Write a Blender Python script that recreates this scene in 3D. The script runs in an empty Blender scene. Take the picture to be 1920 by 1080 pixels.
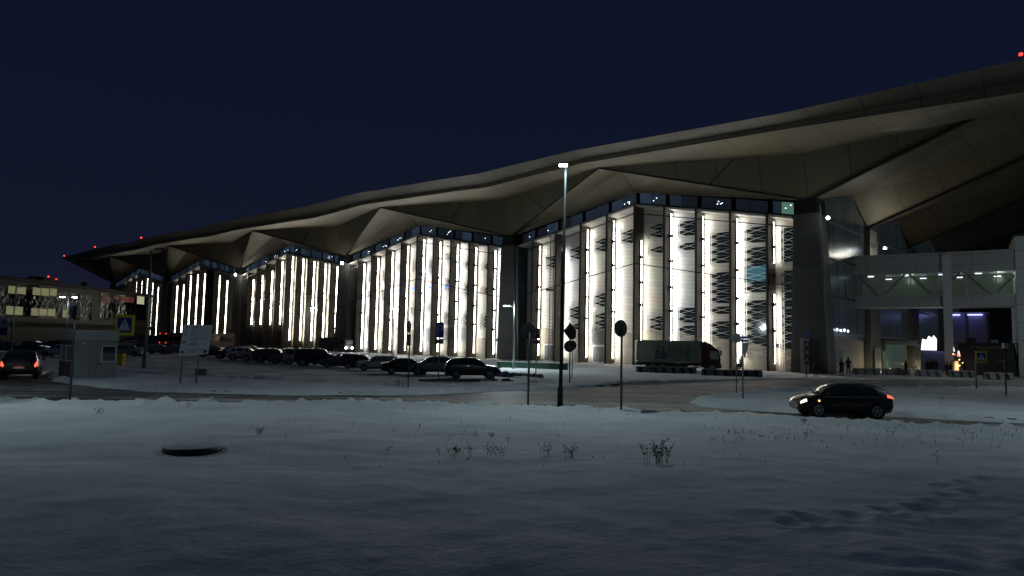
import bpy, bmesh, math, random
import numpy as np
from mathutils import Vector, Matrix, noise
random.seed(7)
S = bpy.context.scene
COL = S.collection
PI = math.pi

# ------------------------------------------------------------------ camera
F_PX = 1280.0; PITCH = math.atan(100 / 1280); ROLL = .021; CAM_H = 3.0
cam_d = bpy.data.cameras.new('camera'); cam = bpy.data.objects.new('camera', cam_d); COL.objects.link(cam)
cam_d.sensor_width = 36; cam_d.lens = 36 * F_PX / 1920; cam_d.clip_start = .1; cam_d.clip_end = 6000
CR = Matrix.Rotation(PI / 2 + PITCH, 3, 'X') @ Matrix.Rotation(ROLL, 3, 'Z')
cam.matrix_world = Matrix.Translation((0, 0, CAM_H)) @ CR.to_4x4()
S.camera = cam

# ------------------------------------------------------------------ world: night sky after dusk
w = bpy.data.worlds.new('World'); S.world = w; w.use_nodes = True
nt = w.node_tree; nt.nodes.clear()
out = nt.nodes.new('ShaderNodeOutputWorld'); bg = nt.nodes.new('ShaderNodeBackground')
tc = nt.nodes.new('ShaderNodeTexCoord'); sx = nt.nodes.new('ShaderNodeSeparateXYZ'); rp = nt.nodes.new('ShaderNodeValToRGB')
nt.links.new(tc.outputs['Generated'], sx.inputs[0]); nt.links.new(sx.outputs['Z'], rp.inputs[0])
nt.links.new(rp.outputs[0], bg.inputs[0]); nt.links.new(bg.outputs[0], out.inputs[0])
cr = rp.color_ramp; cr.elements[0].position = 0.0; cr.elements[0].color = (.0085, .0108, .0235, 1)
cr.elements[1].position = .42; cr.elements[1].color = (.0038, .0064, .0190, 1)
e = cr.elements.new(.14); e.color = (.0058, .0083, .0225, 1)
e = cr.elements.new(.8); e.color = (.0034, .0064, .0140, 1)
bg.inputs[1].default_value = 1.0
sun_d = bpy.data.lights.new('last_dusk_light', 'SUN'); sun_d.energy = .008; sun_d.angle = math.radians(60); sun_d.color = (.60, .78, 1)
sun = bpy.data.objects.new('last_dusk_light', sun_d); COL.objects.link(sun); sun.rotation_euler = (math.radians(35), 0, math.radians(-25))
S.view_settings.view_transform = 'Standard'; S.view_settings.look = 'None'; S.view_settings.exposure = 0; S.view_settings.gamma = 1
S.cycles.use_denoising = True; S.cycles.sample_clamp_indirect = 3; S.cycles.max_bounces = 6

# ------------------------------------------------------------------ helpers
def ray(px, py): return CR @ Vector((px - 960, 540 - py, -F_PX))
def G(px, py, z=0.0):
    d = ray(px, py); return Vector((d.x * (z - CAM_H) / d.z, d.y * (z - CAM_H) / d.z, z))

def mat(name, col, rough=.6, metal=0, var=0, vscale=3, bump=0, bscale=20, emit=None, es=0, alpha=None, coat=0, col2=None):
    m = bpy.data.materials.new(name); m.use_nodes = True; t = m.node_tree; b = t.nodes['Principled BSDF']
    b.inputs['Base Color'].default_value = (*col, 1); b.inputs['Roughness'].default_value = rough; b.inputs['Metallic'].default_value = metal
    if coat: b.inputs['Coat Weight'].default_value = coat
    if emit: b.inputs['Emission Color'].default_value = (*emit, 1); b.inputs['Emission Strength'].default_value = es
    if alpha is not None: b.inputs['Alpha'].default_value = alpha
    if var or bump:
        tc = t.nodes.new('ShaderNodeTexCoord')
    if var:
        n = t.nodes.new('ShaderNodeTexNoise'); n.inputs['Scale'].default_value = vscale; n.inputs['Detail'].default_value = 6
        r = t.nodes.new('ShaderNodeValToRGB'); r.color_ramp.elements[0].position = .3; r.color_ramp.elements[1].position = .7
        c2 = col2 or tuple(c * (1 - var) for c in col)
        r.color_ramp.elements[0].color = (*c2, 1); r.color_ramp.elements[1].color = (*col, 1)
        t.links.new(tc.outputs['Object'], n.inputs['Vector']); t.links.new(n.outputs['Fac'], r.inputs[0]); t.links.new(r.outputs[0], b.inputs['Base Color'])
    if bump:
        n2 = t.nodes.new('ShaderNodeTexNoise'); n2.inputs['Scale'].default_value = bscale; n2.inputs['Detail'].default_value = 5
        bp = t.nodes.new('ShaderNodeBump'); bp.inputs['Strength'].default_value = bump; bp.inputs['Distance'].default_value = .1
        t.links.new(tc.outputs['Object'], n2.inputs['Vector']); t.links.new(n2.outputs['Fac'], bp.inputs['Height']); t.links.new(bp.outputs[0], b.inputs['Normal'])
    return m

class MB:
    def __init__(s): s.v = []; s.f = []; s.sm = []
    def quad(s, *p, smooth=False):
        i = len(s.v); s.v += [tuple(q) for q in p]; s.f.append(tuple(range(i, i + len(p)))); s.sm.append(smooth); return s
    def box(s, c, d, rz=0, rot=None):
        hx, hy, hz = d[0] / 2, d[1] / 2, d[2] / 2; M = rot or Matrix.Rotation(rz, 3, 'Z'); c = Vector(c); i = len(s.v)
        for x in (-hx, hx):
            for y in (-hy, hy):
                for z in (-hz, hz): s.v.append(tuple(c + M @ Vector((x, y, z))))
        for f in ((0, 1, 3, 2), (4, 6, 7, 5), (0, 4, 5, 1), (2, 3, 7, 6), (0, 2, 6, 4), (1, 5, 7, 3)): s.f.append(tuple(i + k for k in f)); s.sm.append(False)
        return s
    def bar(s, a, b, wd, ht=None):
        a = Vector(a); b = Vector(b); d = b - a; L = d.length; M = d.to_track_quat('X', 'Z').to_matrix()
        return s.box((a + b) / 2, (L, wd, ht or wd), rot=M)
    def cyl(s, a, b, r0, r1=None, n=12, caps=True):
        r1 = r0 if r1 is None else r1; a = Vector(a); b = Vector(b); M = (b - a).to_track_quat('Z', 'Y').to_matrix(); i = len(s.v)
        for c, r in ((a, r0), (b, r1)):
            for k in range(n): s.v.append(tuple(c + M @ Vector((r * math.cos(2 * PI * k / n), r * math.sin(2 * PI * k / n), 0))))
        for k in range(n): s.f.append((i + k, i + (k + 1) % n, i + n + (k + 1) % n, i + n + k)); s.sm.append(n > 6)
        if caps: s.f.append(tuple(i + k for k in range(n))[::-1]); s.f.append(tuple(i + n + k for k in range(n))); s.sm += [False, False]
        return s
    def prism(s, pts, off):   # closed polygon extruded by a vector
        i = len(s.v); n = len(pts); off = Vector(off)
        s.v += [tuple(p) for p in pts] + [tuple(Vector(p) + off) for p in pts]
        s.f.append(tuple(range(i, i + n))[::-1]); s.f.append(tuple(range(i + n, i + 2 * n))); s.sm += [False, False]
        for k in range(n): s.f.append((i + k, i + (k + 1) % n, i + n + (k + 1) % n, i + n + k)); s.sm.append(False)
        return s
    def grid(s, P, smooth=True):
        i = len(s.v); R, C = len(P), len(P[0])
        for row in P: s.v += [tuple(q) for q in row]
        for a in range(R - 1):
            for b in range(C - 1): s.f.append((i + a * C + b, i + a * C + b + 1, i + (a + 1) * C + b + 1, i + (a + 1) * C + b)); s.sm.append(smooth)
        return s
    def sphere(s, c, r, n=10, m=6, sq=(1, 1, 1)):
        P = [[Vector(c) + Vector((sq[0] * r * math.sin(PI * a / m) * math.cos(2 * PI * b / n), sq[1] * r * math.sin(PI * a / m) * math.sin(2 * PI * b / n), sq[2] * r * math.cos(PI * a / m))) for b in range(n + 1)] for a in range(m + 1)]
        return s.grid(P)
    def build(s, name, m, parent=None, bevel=0):
        me = bpy.data.meshes.new(name); me.from_pydata(s.v, [], s.f); me.polygons.foreach_set('use_smooth', s.sm)
        bm = bmesh.new(); bm.from_mesh(me); bmesh.ops.recalc_face_normals(bm, faces=bm.faces)
        if bevel:
            bmesh.ops.remove_doubles(bm, verts=bm.verts, dist=.0005)
            bmesh.ops.bevel(bm, geom=list(bm.edges), offset=bevel, segments=2, affect='EDGES')
        bm.to_mesh(me); bm.free(); me.update()
        o = bpy.data.objects.new(name, me); me.materials.append(m); COL.objects.link(o)
        if parent: o.parent = parent
        return o

def tag(o, label=None, cat=None, group=None, kind=None):
    for k, v in (('label', label), ('category', cat), ('group', group), ('kind', kind)):
        if v: o[k] = v
    return o
def thing(name, loc, rz, label, cat, group=None):
    o = bpy.data.objects.new(name, None); COL.objects.link(o); o.location = loc; o.rotation_euler = (0, 0, rz); o.empty_display_size = .3
    return tag(o, label, cat, group)
def lamp(parent, loc, energy, col=(.85, .95, 1), r=.15, kind='POINT', spot=2.4, rot=None):
    l = bpy.data.lights.new('lamp_light', kind); l.energy = energy; l.color = col
    if kind == 'SPOT': l.spot_size = spot; l.spot_blend = .6
    l.shadow_soft_size = r
    o = bpy.data.objects.new('lamp_light', l); COL.objects.link(o); o.location = loc; o.parent = parent
    if rot: o.rotation_euler = rot
    return o

# ------------------------------------------------------------------ materials
def snow_mat(name, a, b, bump=.45, fine=9, patch=.25):
    m = bpy.data.materials.new(name); m.use_nodes = True; t = m.node_tree; p = t.nodes['Principled BSDF']
    p.inputs['Roughness'].default_value = .85
    tc = t.nodes.new('ShaderNodeTexCoord')
    n = t.nodes.new('ShaderNodeTexNoise'); n.inputs['Scale'].default_value = patch; n.inputs['Detail'].default_value = 8; n.inputs['Roughness'].default_value = .65
    r = t.nodes.new('ShaderNodeValToRGB'); r.color_ramp.elements[0].position = .35; r.color_ramp.elements[1].position = .6
    r.color_ramp.elements[0].color = (*a, 1); r.color_ramp.elements[1].color = (*b, 1)
    n2 = t.nodes.new('ShaderNodeTexNoise'); n2.inputs['Scale'].default_value = fine; n2.inputs['Detail'].default_value = 6
    bp = t.nodes.new('ShaderNodeBump'); bp.inputs['Strength'].default_value = bump; bp.inputs['Distance'].default_value = .05
    t.links.new(tc.outputs['Object'], n.inputs['Vector']); t.links.new(tc.outputs['Object'], n2.inputs['Vector'])
    t.links.new(n.outputs['Fac'], r.inputs[0]); t.links.new(r.outputs[0], p.inputs['Base Color'])
    t.links.new(n2.outputs['Fac'], bp.inputs['Height']); t.links.new(bp.outputs[0], p.inputs['Normal'])
    return m
M_snow = snow_mat('snow', (.60, .64, .66), (.78, .80, .82))
M_snowlump = snow_mat('snow_lumps', (.45, .46, .47), (.72, .74, .76), .8, 9, 1.5)
M_lot = snow_mat('trampled_snow', (.33, .33, .33), (.66, .67, .69), .5, 5, .22)
def road_mat():
    m = bpy.data.materials.new('slushy_asphalt'); m.use_nodes = True; t = m.node_tree; p = t.nodes['Principled BSDF']
    tc = t.nodes.new('ShaderNodeTexCoord'); mp = t.nodes.new('ShaderNodeMapping'); mp.inputs['Scale'].default_value = (.035, .9, 1); mp.inputs['Rotation'].default_value = (0, 0, .10)
    n = t.nodes.new('ShaderNodeTexNoise'); n.inputs['Scale'].default_value = 1.6; n.inputs['Detail'].default_value = 7; n.inputs['Roughness'].default_value = .6
    n3 = t.nodes.new('ShaderNodeTexNoise'); n3.inputs['Scale'].default_value = 1.1; n3.inputs['Detail'].default_value = 8
    mx = t.nodes.new('ShaderNodeMath'); mx.operation = 'MULTIPLY_ADD'; mx.inputs[1].default_value = .3
    r = t.nodes.new('ShaderNodeValToRGB'); r.color_ramp.elements[0].position = .50; r.color_ramp.elements[1].position = .76
    r.color_ramp.elements[0].color = (.05, .044, .04, 1); r.color_ramp.elements[1].color = (.36, .35, .34, 1)
    e = r.color_ramp.elements.new(.62); e.color = (.095, .085, .076, 1)
    t.links.new(tc.outputs['Object'], mp.inputs[0]); t.links.new(mp.outputs[0], n.inputs['Vector']); t.links.new(tc.outputs['Object'], n3.inputs['Vector'])
    t.links.new(n3.outputs['Fac'], mx.inputs[0]); t.links.new(n.outputs['Fac'], mx.inputs[2]); t.links.new(mx.outputs[0], r.inputs[0]); t.links.new(r.outputs[0], p.inputs['Base Color'])
    p.inputs['Roughness'].default_value = .6
    n2 = t.nodes.new('ShaderNodeTexNoise'); n2.inputs['Scale'].default_value = 5; n2.inputs['Detail'].default_value = 6
    bp = t.nodes.new('ShaderNodeBump'); bp.inputs['Strength'].default_value = .5; bp.inputs['Distance'].default_value = .05
    t.links.new(tc.outputs['Object'], n2.inputs['Vector']); t.links.new(n2.outputs['Fac'], bp.inputs['Height']); t.links.new(bp.outputs[0], p.inputs['Normal'])
    return m
M_road = road_mat()

def brick_panel(name, c1, c2, line, bw, bh, mortar=.012, rough=.5, metal=0, offset=.0, swap=None, bump=0, rot=(0, 0, 0)):
    m = bpy.data.materials.new(name); m.use_nodes = True; t = m.node_tree; p = t.nodes['Principled BSDF']
    tc = t.nodes.new('ShaderNodeTexCoord'); mp = t.nodes.new('ShaderNodeMapping'); mp.inputs['Rotation'].default_value = rot
    b = t.nodes.new('ShaderNodeTexBrick'); b.offset = offset; b.inputs['Scale'].default_value = 1; b.inputs['Brick Width'].default_value = bw; b.inputs['Row Height'].default_value = bh
    b.inputs['Mortar Size'].default_value = mortar; b.inputs['Mortar Smooth'].default_value = .1; b.inputs['Bias'].default_value = 0
    b.inputs['Color1'].default_value = (*c1, 1); b.inputs['Color2'].default_value = (*c2, 1); b.inputs['Mortar'].default_value = (*line, 1)
    n = t.nodes.new('ShaderNodeTexNoise'); n.inputs['Scale'].default_value = .7; n.inputs['Detail'].default_value = 6
    mx = t.nodes.new('ShaderNodeMixRGB'); mx.blend_type = 'MULTIPLY'; mx.inputs[0].default_value = .35
    t.links.new(tc.outputs['Object'], mp.inputs[0]); v = mp.outputs[0]
    if swap:
        s1 = t.nodes.new('ShaderNodeSeparateXYZ'); c = t.nodes.new('ShaderNodeCombineXYZ'); t.links.new(tc.outputs['Object'], s1.inputs[0])
        t.links.new(s1.outputs[swap[0]], c.inputs[0]); t.links.new(s1.outputs[swap[1]], c.inputs[1]); t.links.new(c.outputs[0], mp.inputs[0])
    t.links.new(v, b.inputs['Vector']); t.links.new(tc.outputs['Object'], n.inputs['Vector'])
    t.links.new(b.outputs['Color'], mx.inputs[1]); t.links.new(n.outputs['Color'], mx.inputs[2]); t.links.new(mx.outputs[0], p.inputs['Base Color'])
    p.inputs['Roughness'].default_value = rough; p.inputs['Metallic'].default_value = metal
    return m
M_soffit = brick_panel('gold_grey_soffit_panels', (.235, .20, .12), (.20, .172, .104), (.06, .05, .038), 4.9, 4.0, .045, .55, .1)
M_fascia = brick_panel('roof_edge_panels', (.15, .136, .102), (.13, .12, .09), (.05, .045, .035), 4.9, 12, .06, .5, .1, swap=(0, 2))
M_wall = brick_panel('pale_metal_wall', (.74, .72, .67), (.66, .64, .59), (.30, .29, .27), 30, .55, .014, .5, .0, swap=(0, 2), rot=(0, 0, .10))
M_base = brick_panel('cream_base_panels', (.50, .46, .38), (.44, .41, .34), (.22, .2, .17), 1.2, 2.6, .02, .6, swap=(0, 2))
M_fin = mat('brown_grey_fin_metal', (.095, .082, .066), .45, .3, var=.25, vscale=1.2)
M_edge = mat('dark_fin_edge', (.03, .028, .025), .5)
M_pier = brick_panel('grey_concrete_pier_cladding', (.15, .145, .13), (.12, .115, .105), (.05, .05, .045), 40, 3.2, .03, .6, swap=(0, 2))
M_black = mat('black_trim', (.012, .012, .014), .5)
M_dark = mat('dark_interior', (.03, .035, .04), .6)
M_glassblue = mat('clerestory_glass_blue', (.04, .06, .08), .08, 0, emit=(.14, .22, .34), es=.07)
M_blues = [M_glassblue, mat('clerestory_glass_dim', (.03, .04, .05), .08, emit=(.12, .17, .24), es=.04), mat('clerestory_glass_bright', (.04, .06, .09), .08, emit=(.16, .26, .45), es=.10)]
M_glassgreen = mat('lit_green_clerestory_glass', (.05, .08, .07), .1, emit=(.25, .5, .36), es=.3)
M_glassdark = mat('dark_lattice_glass', (.015, .02, .022), .08, emit=(.10, .18, .20), es=.03)
M_teal = mat('lit_teal_glass', (.03, .08, .1), .1, emit=(.10, .35, .45), es=.28)
M_strut = mat('white_steel_strut', (.75, .74, .70), .4, emit=(1, .95, .85), es=.0)
M_strip = mat('led_strip_warm_white', (1, 1, 1), .5, emit=(1, .97, .90), es=36)
M_strip_near = [M_strip, mat('led_strip_medium', (1, 1, 1), .5, emit=(1, .95, .87), es=28), mat('led_strip_cool', (1, 1, 1), .5, emit=(.97, .99, 1), es=31), mat('led_strip_soft', (1, 1, 1), .5, emit=(1, .95, .85), es=21)]
M_strip_far = [mat('led_strip_far_%d' % q, (1, 1, 1), .5, emit=(1, .93, .80), es=(27, 15, 12)[q]) for q in range(3)]
M_spot = mat('white_lamp_glow', (1, 1, 1), .5, emit=(.86, .95, 1), es=60)
M_dot = mat('small_ceiling_lamp', (1, 1, 1), .5, emit=(.75, .88, 1), es=5)
M_red = mat('red_obstruction_lamp', (1, .05, .03), .4, emit=(1, .04, .03), es=3)
M_steel = mat('galvanised_steel', (.22, .24, .25), .45, .5, var=.2, vscale=6)
M_matte = mat('matte_black_pole', (.02, .022, .024), 1.0)
M_matte.node_tree.nodes['Principled BSDF'].inputs['Specular IOR Level'].default_value = 0
M_steeldk = mat('dark_painted_steel', (.05, .055, .06), .45, .3, var=.2, vscale=6)
M_signback = mat('unpainted_sign_back', (.06, .07, .07), .5, .3)
M_white = mat('white_paint', (.75, .76, .76), .5)
M_concrete = mat('concrete', (.36, .35, .33), .85, var=.35, vscale=4, bump=.3, bscale=30)
M_concdk = mat('dark_wet_concrete', (.06, .06, .055), .8, var=.3, vscale=5)
M_blue = mat('sign_blue', (.012, .03, .30), .4)
M_lime = mat('sign_fluorescent_yellow', (.70, .80, .03), .45)
M_rubber = mat('black_rubber', (.012, .012, .013), .75)
M_rim = mat('alloy_wheel', (.34, .35, .36), .3, .8)
M_carglass = mat('car_glass', (.012, .016, .02), .05, 0, coat=1)
M_carglass_frost = mat('frosted_car_glass', (.16, .18, .20), .35)
M_plate = mat('number_plate', (.6, .6, .58), .5)
M_headoff = mat('headlamp_glass', (.45, .47, .48), .1, .3)
M_headon = mat('headlamp_lit', (1, 1, 1), .2, emit=(1, .84, .60), es=2.2)
M_tailoff = mat('tail_lamp_red', (.25, .01, .01), .2)
M_tailon = mat('tail_lamp_lit', (.8, .05, .03), .3, emit=(1, .13, .07), es=1.6)
M_amber = mat('indicator_lit', (1, .6, .2), .3, emit=(1, .62, .2), es=6)
M_skin = mat('skin', (.32, .2, .15), .6)

# ------------------------------------------------------------------ ground
def poly_world(px): return [tuple(G(x, y))[:2] for x, y in px]
road_px = [(-500, 742), (0, 745), (130, 756), (330, 760), (640, 755), (960, 764), (1160, 769), (1300, 777), (1500, 786), (1700, 796), (1920, 804), (2500, 822),
           (2500, 815), (1920, 795), (1690, 783), (1480, 775), (1330, 765), (1285, 755), (1300, 747), (1400, 737), (1560, 728), (1920, 728), (2500, 736),
           (2500, 707), (1920, 713), (1700, 712), (1500, 712), (1330, 716), (1200, 722), (1080, 729), (960, 733), (800, 741), (560, 742), (430, 739), (270, 735), (180, 727), (95, 715), (60, 690), (-30, 684), (-500, 690)]
ROAD = poly_world(road_px)
lot_px = [(283, 700), (420, 706), (600, 717), (760, 724), (930, 728), (1010, 716), (930, 704), (935, 690), (700, 668), (440, 655), (300, 648), (150, 644), (-300, 640), (-300, 668), (90, 672), (215, 684)]
LOT = poly_world(lot_px)
def sdist(X, Y, poly):
    P = np.array(poly); D = np.full(X.shape, 1e9); inside = np.zeros(X.shape, bool)
    for i in range(len(P)):
        a = P[i]; b = P[(i + 1) % len(P)]; e = b - a
        t = np.clip(((X - a[0]) * e[0] + (Y - a[1]) * e[1]) / (e @ e + 1e-9), 0, 1)
        D = np.minimum(D, np.hypot(X - a[0] - t * e[0], Y - a[1] - t * e[1]))
        c = ((a[1] > Y) != (b[1] > Y)) & (X < e[0] * (Y - a[1]) / (e[1] + 1e-12) + a[0]); inside ^= c
    return np.where(inside, -D, D)
def vnoise(X, Y, seed):
    xi = np.floor(X).astype(np.int64); yi = np.floor(Y).astype(np.int64); fx = X - xi; fy = Y - yi
    def h(a, b):
        n = (a * 374761393 + b * 668265263 + seed * 974711) & 0xffffffff; n = ((n ^ (n >> 13)) * 1274126177) & 0xffffffff
        return ((n ^ (n >> 16)) & 0xffff) / 65535.
    fx = fx * fx * (3 - 2 * fx); fy = fy * fy * (3 - 2 * fy)
    return (h(xi, yi) * (1 - fx) + h(xi + 1, yi) * fx) * (1 - fy) + (h(xi, yi + 1) * (1 - fx) + h(xi + 1, yi + 1) * fx) * fy - .5
def fbm(X, Y, s, o=4):
    r = 0; a = 1
    for k in range(o): r = r + a * vnoise(X * 2 ** k, Y * 2 ** k, s + k); a *= .5
    return r
def ss(x): x = np.clip(x, 0, 1); return x * x * (3 - 2 * x)
FOOT = [tuple(G(x, y))[:2] for x, y in [(1765, 916), (1777, 936), (1748, 948), (1812, 912), (1826, 930), (1720, 958), (1690, 975), (1530, 988), (1510, 980), (1485, 990), (1660, 962), (1600, 975), (1850, 905)]]
def height(X, Y):
    X = np.asarray(X, float); Y = np.asarray(Y, float)
    d1 = sdist(X, Y, ROAD); d2 = sdist(X, Y, LOT); d3 = -((X - 17.6) * .676 + (Y - 98) * .737) - 11   # terminal apron
    d = np.minimum(np.minimum(d1, d2 + .0), np.maximum(d3, -5))
    d = d + .35 * fbm(X * .8, Y * .8, 3)
    near = ss((34 - Y) / 6)
    base = .10 + .10 * fbm(X * .12, Y * .12, 11) + near * (.10 * fbm(X * .22, Y * .30, 21, 3) + .03 * fbm(X * .9, Y * 1.6, 31))
    base = base + .03 * fbm(X * 1.4, Y * 1.4, 7) * ss((70 - Y) / 30)
    rough = ss((X - 1) / 8) * ss((16 - Y) / 6); base = base + rough * .16 * np.abs(fbm(X * .9, Y * 1.3, 41, 3))
    berm = np.exp(-((d - .75) / .5) ** 2) * (.07 + .30 * np.maximum(fbm(X * 2.8, Y * 2.8, 51, 3), -.15)) * ss((75 - Y) / 30)
    lm = np.exp(-(((X + 14) / 3.2) ** 2 + ((Y - 27.9) / .7) ** 2)) * (.25 + .5 * fbm(X * 2.6, Y * 2.6, 61, 3)) * .5
    h = -.10 + ss((d + .1) / .55) * (.10 + base) + berm + np.maximum(lm, 0)
    for fx, fy in FOOT: h = h - .07 * np.exp(-(((X - fx) / .16) ** 2 + ((Y - fy) / .2) ** 2)) + .03 * np.exp(-(((np.hypot(X - fx, Y - fy) - .34) / .12) ** 2))
    return h
def hz(x, y): return float(height(np.array([x]), np.array([y]))[0])
NR, NA = 620, 560
th = np.linspace(-1.12, 1.12, NA); rr = np.concatenate([12 * (150 / 12) ** np.linspace(0, 1, 560), np.geomspace(155, 3500, NR - 560)])
TH, RR = np.meshgrid(th, rr); GX = RR * np.sin(TH); GY = -8 + RR * np.cos(TH)
GZ = height(GX, GY); GZ = np.where(RR > 140, np.minimum(GZ, .05), GZ)
me = bpy.data.meshes.new('snow_ground'); V = np.stack([GX, GY, GZ], -1).reshape(-1, 3)
idx = np.arange(NR * NA).reshape(NR, NA); Fq = np.stack([idx[:-1, :-1], idx[:-1, 1:], idx[1:, 1:], idx[1:, :-1]], -1).reshape(-1, 4)
me.vertices.add(len(V)); me.vertices.foreach_set('co', V.ravel()); me.loops.add(Fq.size); me.loops.foreach_set('vertex_index', Fq.ravel())
me.polygons.add(len(Fq)); me.polygons.foreach_set('loop_start', np.arange(0, Fq.size, 4)); me.polygons.foreach_set('use_smooth', np.ones(len(Fq), bool)); me.update(calc_edges=True); me.validate()
go = bpy.data.objects.new('snow_ground', me); me.materials.append(M_snow); COL.objects.link(go); tag(go, kind='structure')
bm_ = MB(); bm_.quad((-400, -200, -.2), (400, -200, -.2), (400, 8, -.2), (-400, 8, -.2)); o = bm_.build('ground', M_snow); tag(o, kind='structure')
def sheet(name, poly, z, m, grow=0):
    b = MB(); b.quad(*[(x, y, z) for x, y in poly]); o = b.build(name, m)
    bm = bmesh.new(); bm.from_mesh(o.data); bmesh.ops.triangulate(bm, faces=bm.faces); bm.normal_update()
    for f in bm.faces:
        if f.normal.z < 0: f.normal_flip()
    bm.to_mesh(o.data); bm.free(); tag(o, kind='structure'); return o
def expand(poly, g):
    P = np.array(poly); A = .5 * sum(P[i][0] * P[(i + 1) % len(P)][1] - P[(i + 1) % len(P)][0] * P[i][1] for i in range(len(P))); s = 1 if A > 0 else -1; R = []
    for i in range(len(P)):
        e1 = P[i] - P[i - 1]; e2 = P[(i + 1) % len(P)] - P[i]; e1 /= np.linalg.norm(e1) + 1e-9; e2 /= np.linalg.norm(e2) + 1e-9
        n = np.array([e1[1] + e2[1], -e1[0] - e2[0]]) * s; n /= max(np.linalg.norm(n), .5); R.append(tuple(P[i] + n * g))
    return R
sheet('road', expand(ROAD, .5), 0.0, M_road)
sheet('parking_lot', expand(LOT, .9), -.012, M_lot)
# apron and lane along the terminal, terminal-aligned frame
TO = Vector((17.6, 98, 0)); TA = math.atan2(-.676, .737)
Ux, Uy = math.cos(TA), math.sin(TA)
def TW(t, s, z=0): return Vector((17.6 + Ux * t - Uy * s, 98 + Uy * t + Ux * s, z))
sheet('service_lane', [tuple(TW(t, s))[:2] for t, s in ((-300, -13), (110, -13), (110, 130), (30, 130), (30, 3), (-300, 3))], -.024, M_lot)
# kerbs
def kerb(name, px, off=0):
    b = MB(); pts = [G(*p) for p in px]
    for a, c in zip(pts[:-1], pts[1:]): b.bar(a + Vector((0, 0, .05)), c + Vector((0, 0, .05)), .16, .16)
    tag(b.build(name, M_concdk), kind='structure')
kerb('kerb', [(275, 733), (430, 738), (560, 740), (640, 740)])
kerb('kerb', [(1075, 728), (1200, 721), (1330, 715), (1420, 713)])
kerb('kerb', [(1700, 779), (1800, 784), (1920, 792), (2100, 800)])
kerb('kerb', [(785, 714), (900, 715)])

# ------------------------------------------------------------------ terminal
T = thing('airport_terminal', TO, TA, 'long airport terminal with a folded gold roof over pleated facades glowing with white light strips', 'airport terminal')
PB = 4.85
def drop(o): return 4.2 * abs(o) / 22.6
def ztop(o): return 25 - drop(o)
cols = [0, PB, -PB, 2 * PB, -2 * PB, 3 * PB, -3 * PB, 4 * PB, -4 * PB]
edges = [-22.6, -4 * PB, -3 * PB, -2 * PB, -PB, 0, PB, 2 * PB, 3 * PB, 4 * PB, 22.6]
FD = 2.3
def pt(t, s, z): return (t, s, z)
OPEN = {   # openings by module and bay: list of (z relative to the local top, number of rows)
    0: {0: [], 1: [(-5.2, 2)], 2: [(-5.0, 2), (-14.5, 2), (-17.2, 1)], 3: [(-5.0, 2), (-13.5, 2), (-16.5, 3)], 4: [(-5.0, 2)], 5: [(-4.6, 2), (-7.9, 1), (-18.0, 2)],
        6: [(-3.8, 2), (-6.9, 1), (-16, 2), (-18.5, 2)], 7: [(-5.0, 4), (-10.4, 4), (-15.0, 1), (-17.0, 3)], 8: [(-3.8, 2), (-6.5, 4), (-10.3, 2), (-13.4, 7)], 9: [(-3.6, 2), (-5.8, 2), (-9.0, 12)]}}
tri = {}
def rnd_open(k, b):
    rg = random.Random(k * 31 + b)
    L = []
    if rg.random() < .8: L.append((-4.8 - rg.random() * 2, rg.choice([1, 2])))
    if rg.random() < .75: L.append((-9.2 - rg.random(), rg.choice([1, 2, 2])))
    if rg.random() < .8: L.append((-14.5 - rg.random() * 1.5, rg.choice([1, 2])))
    return L
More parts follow.
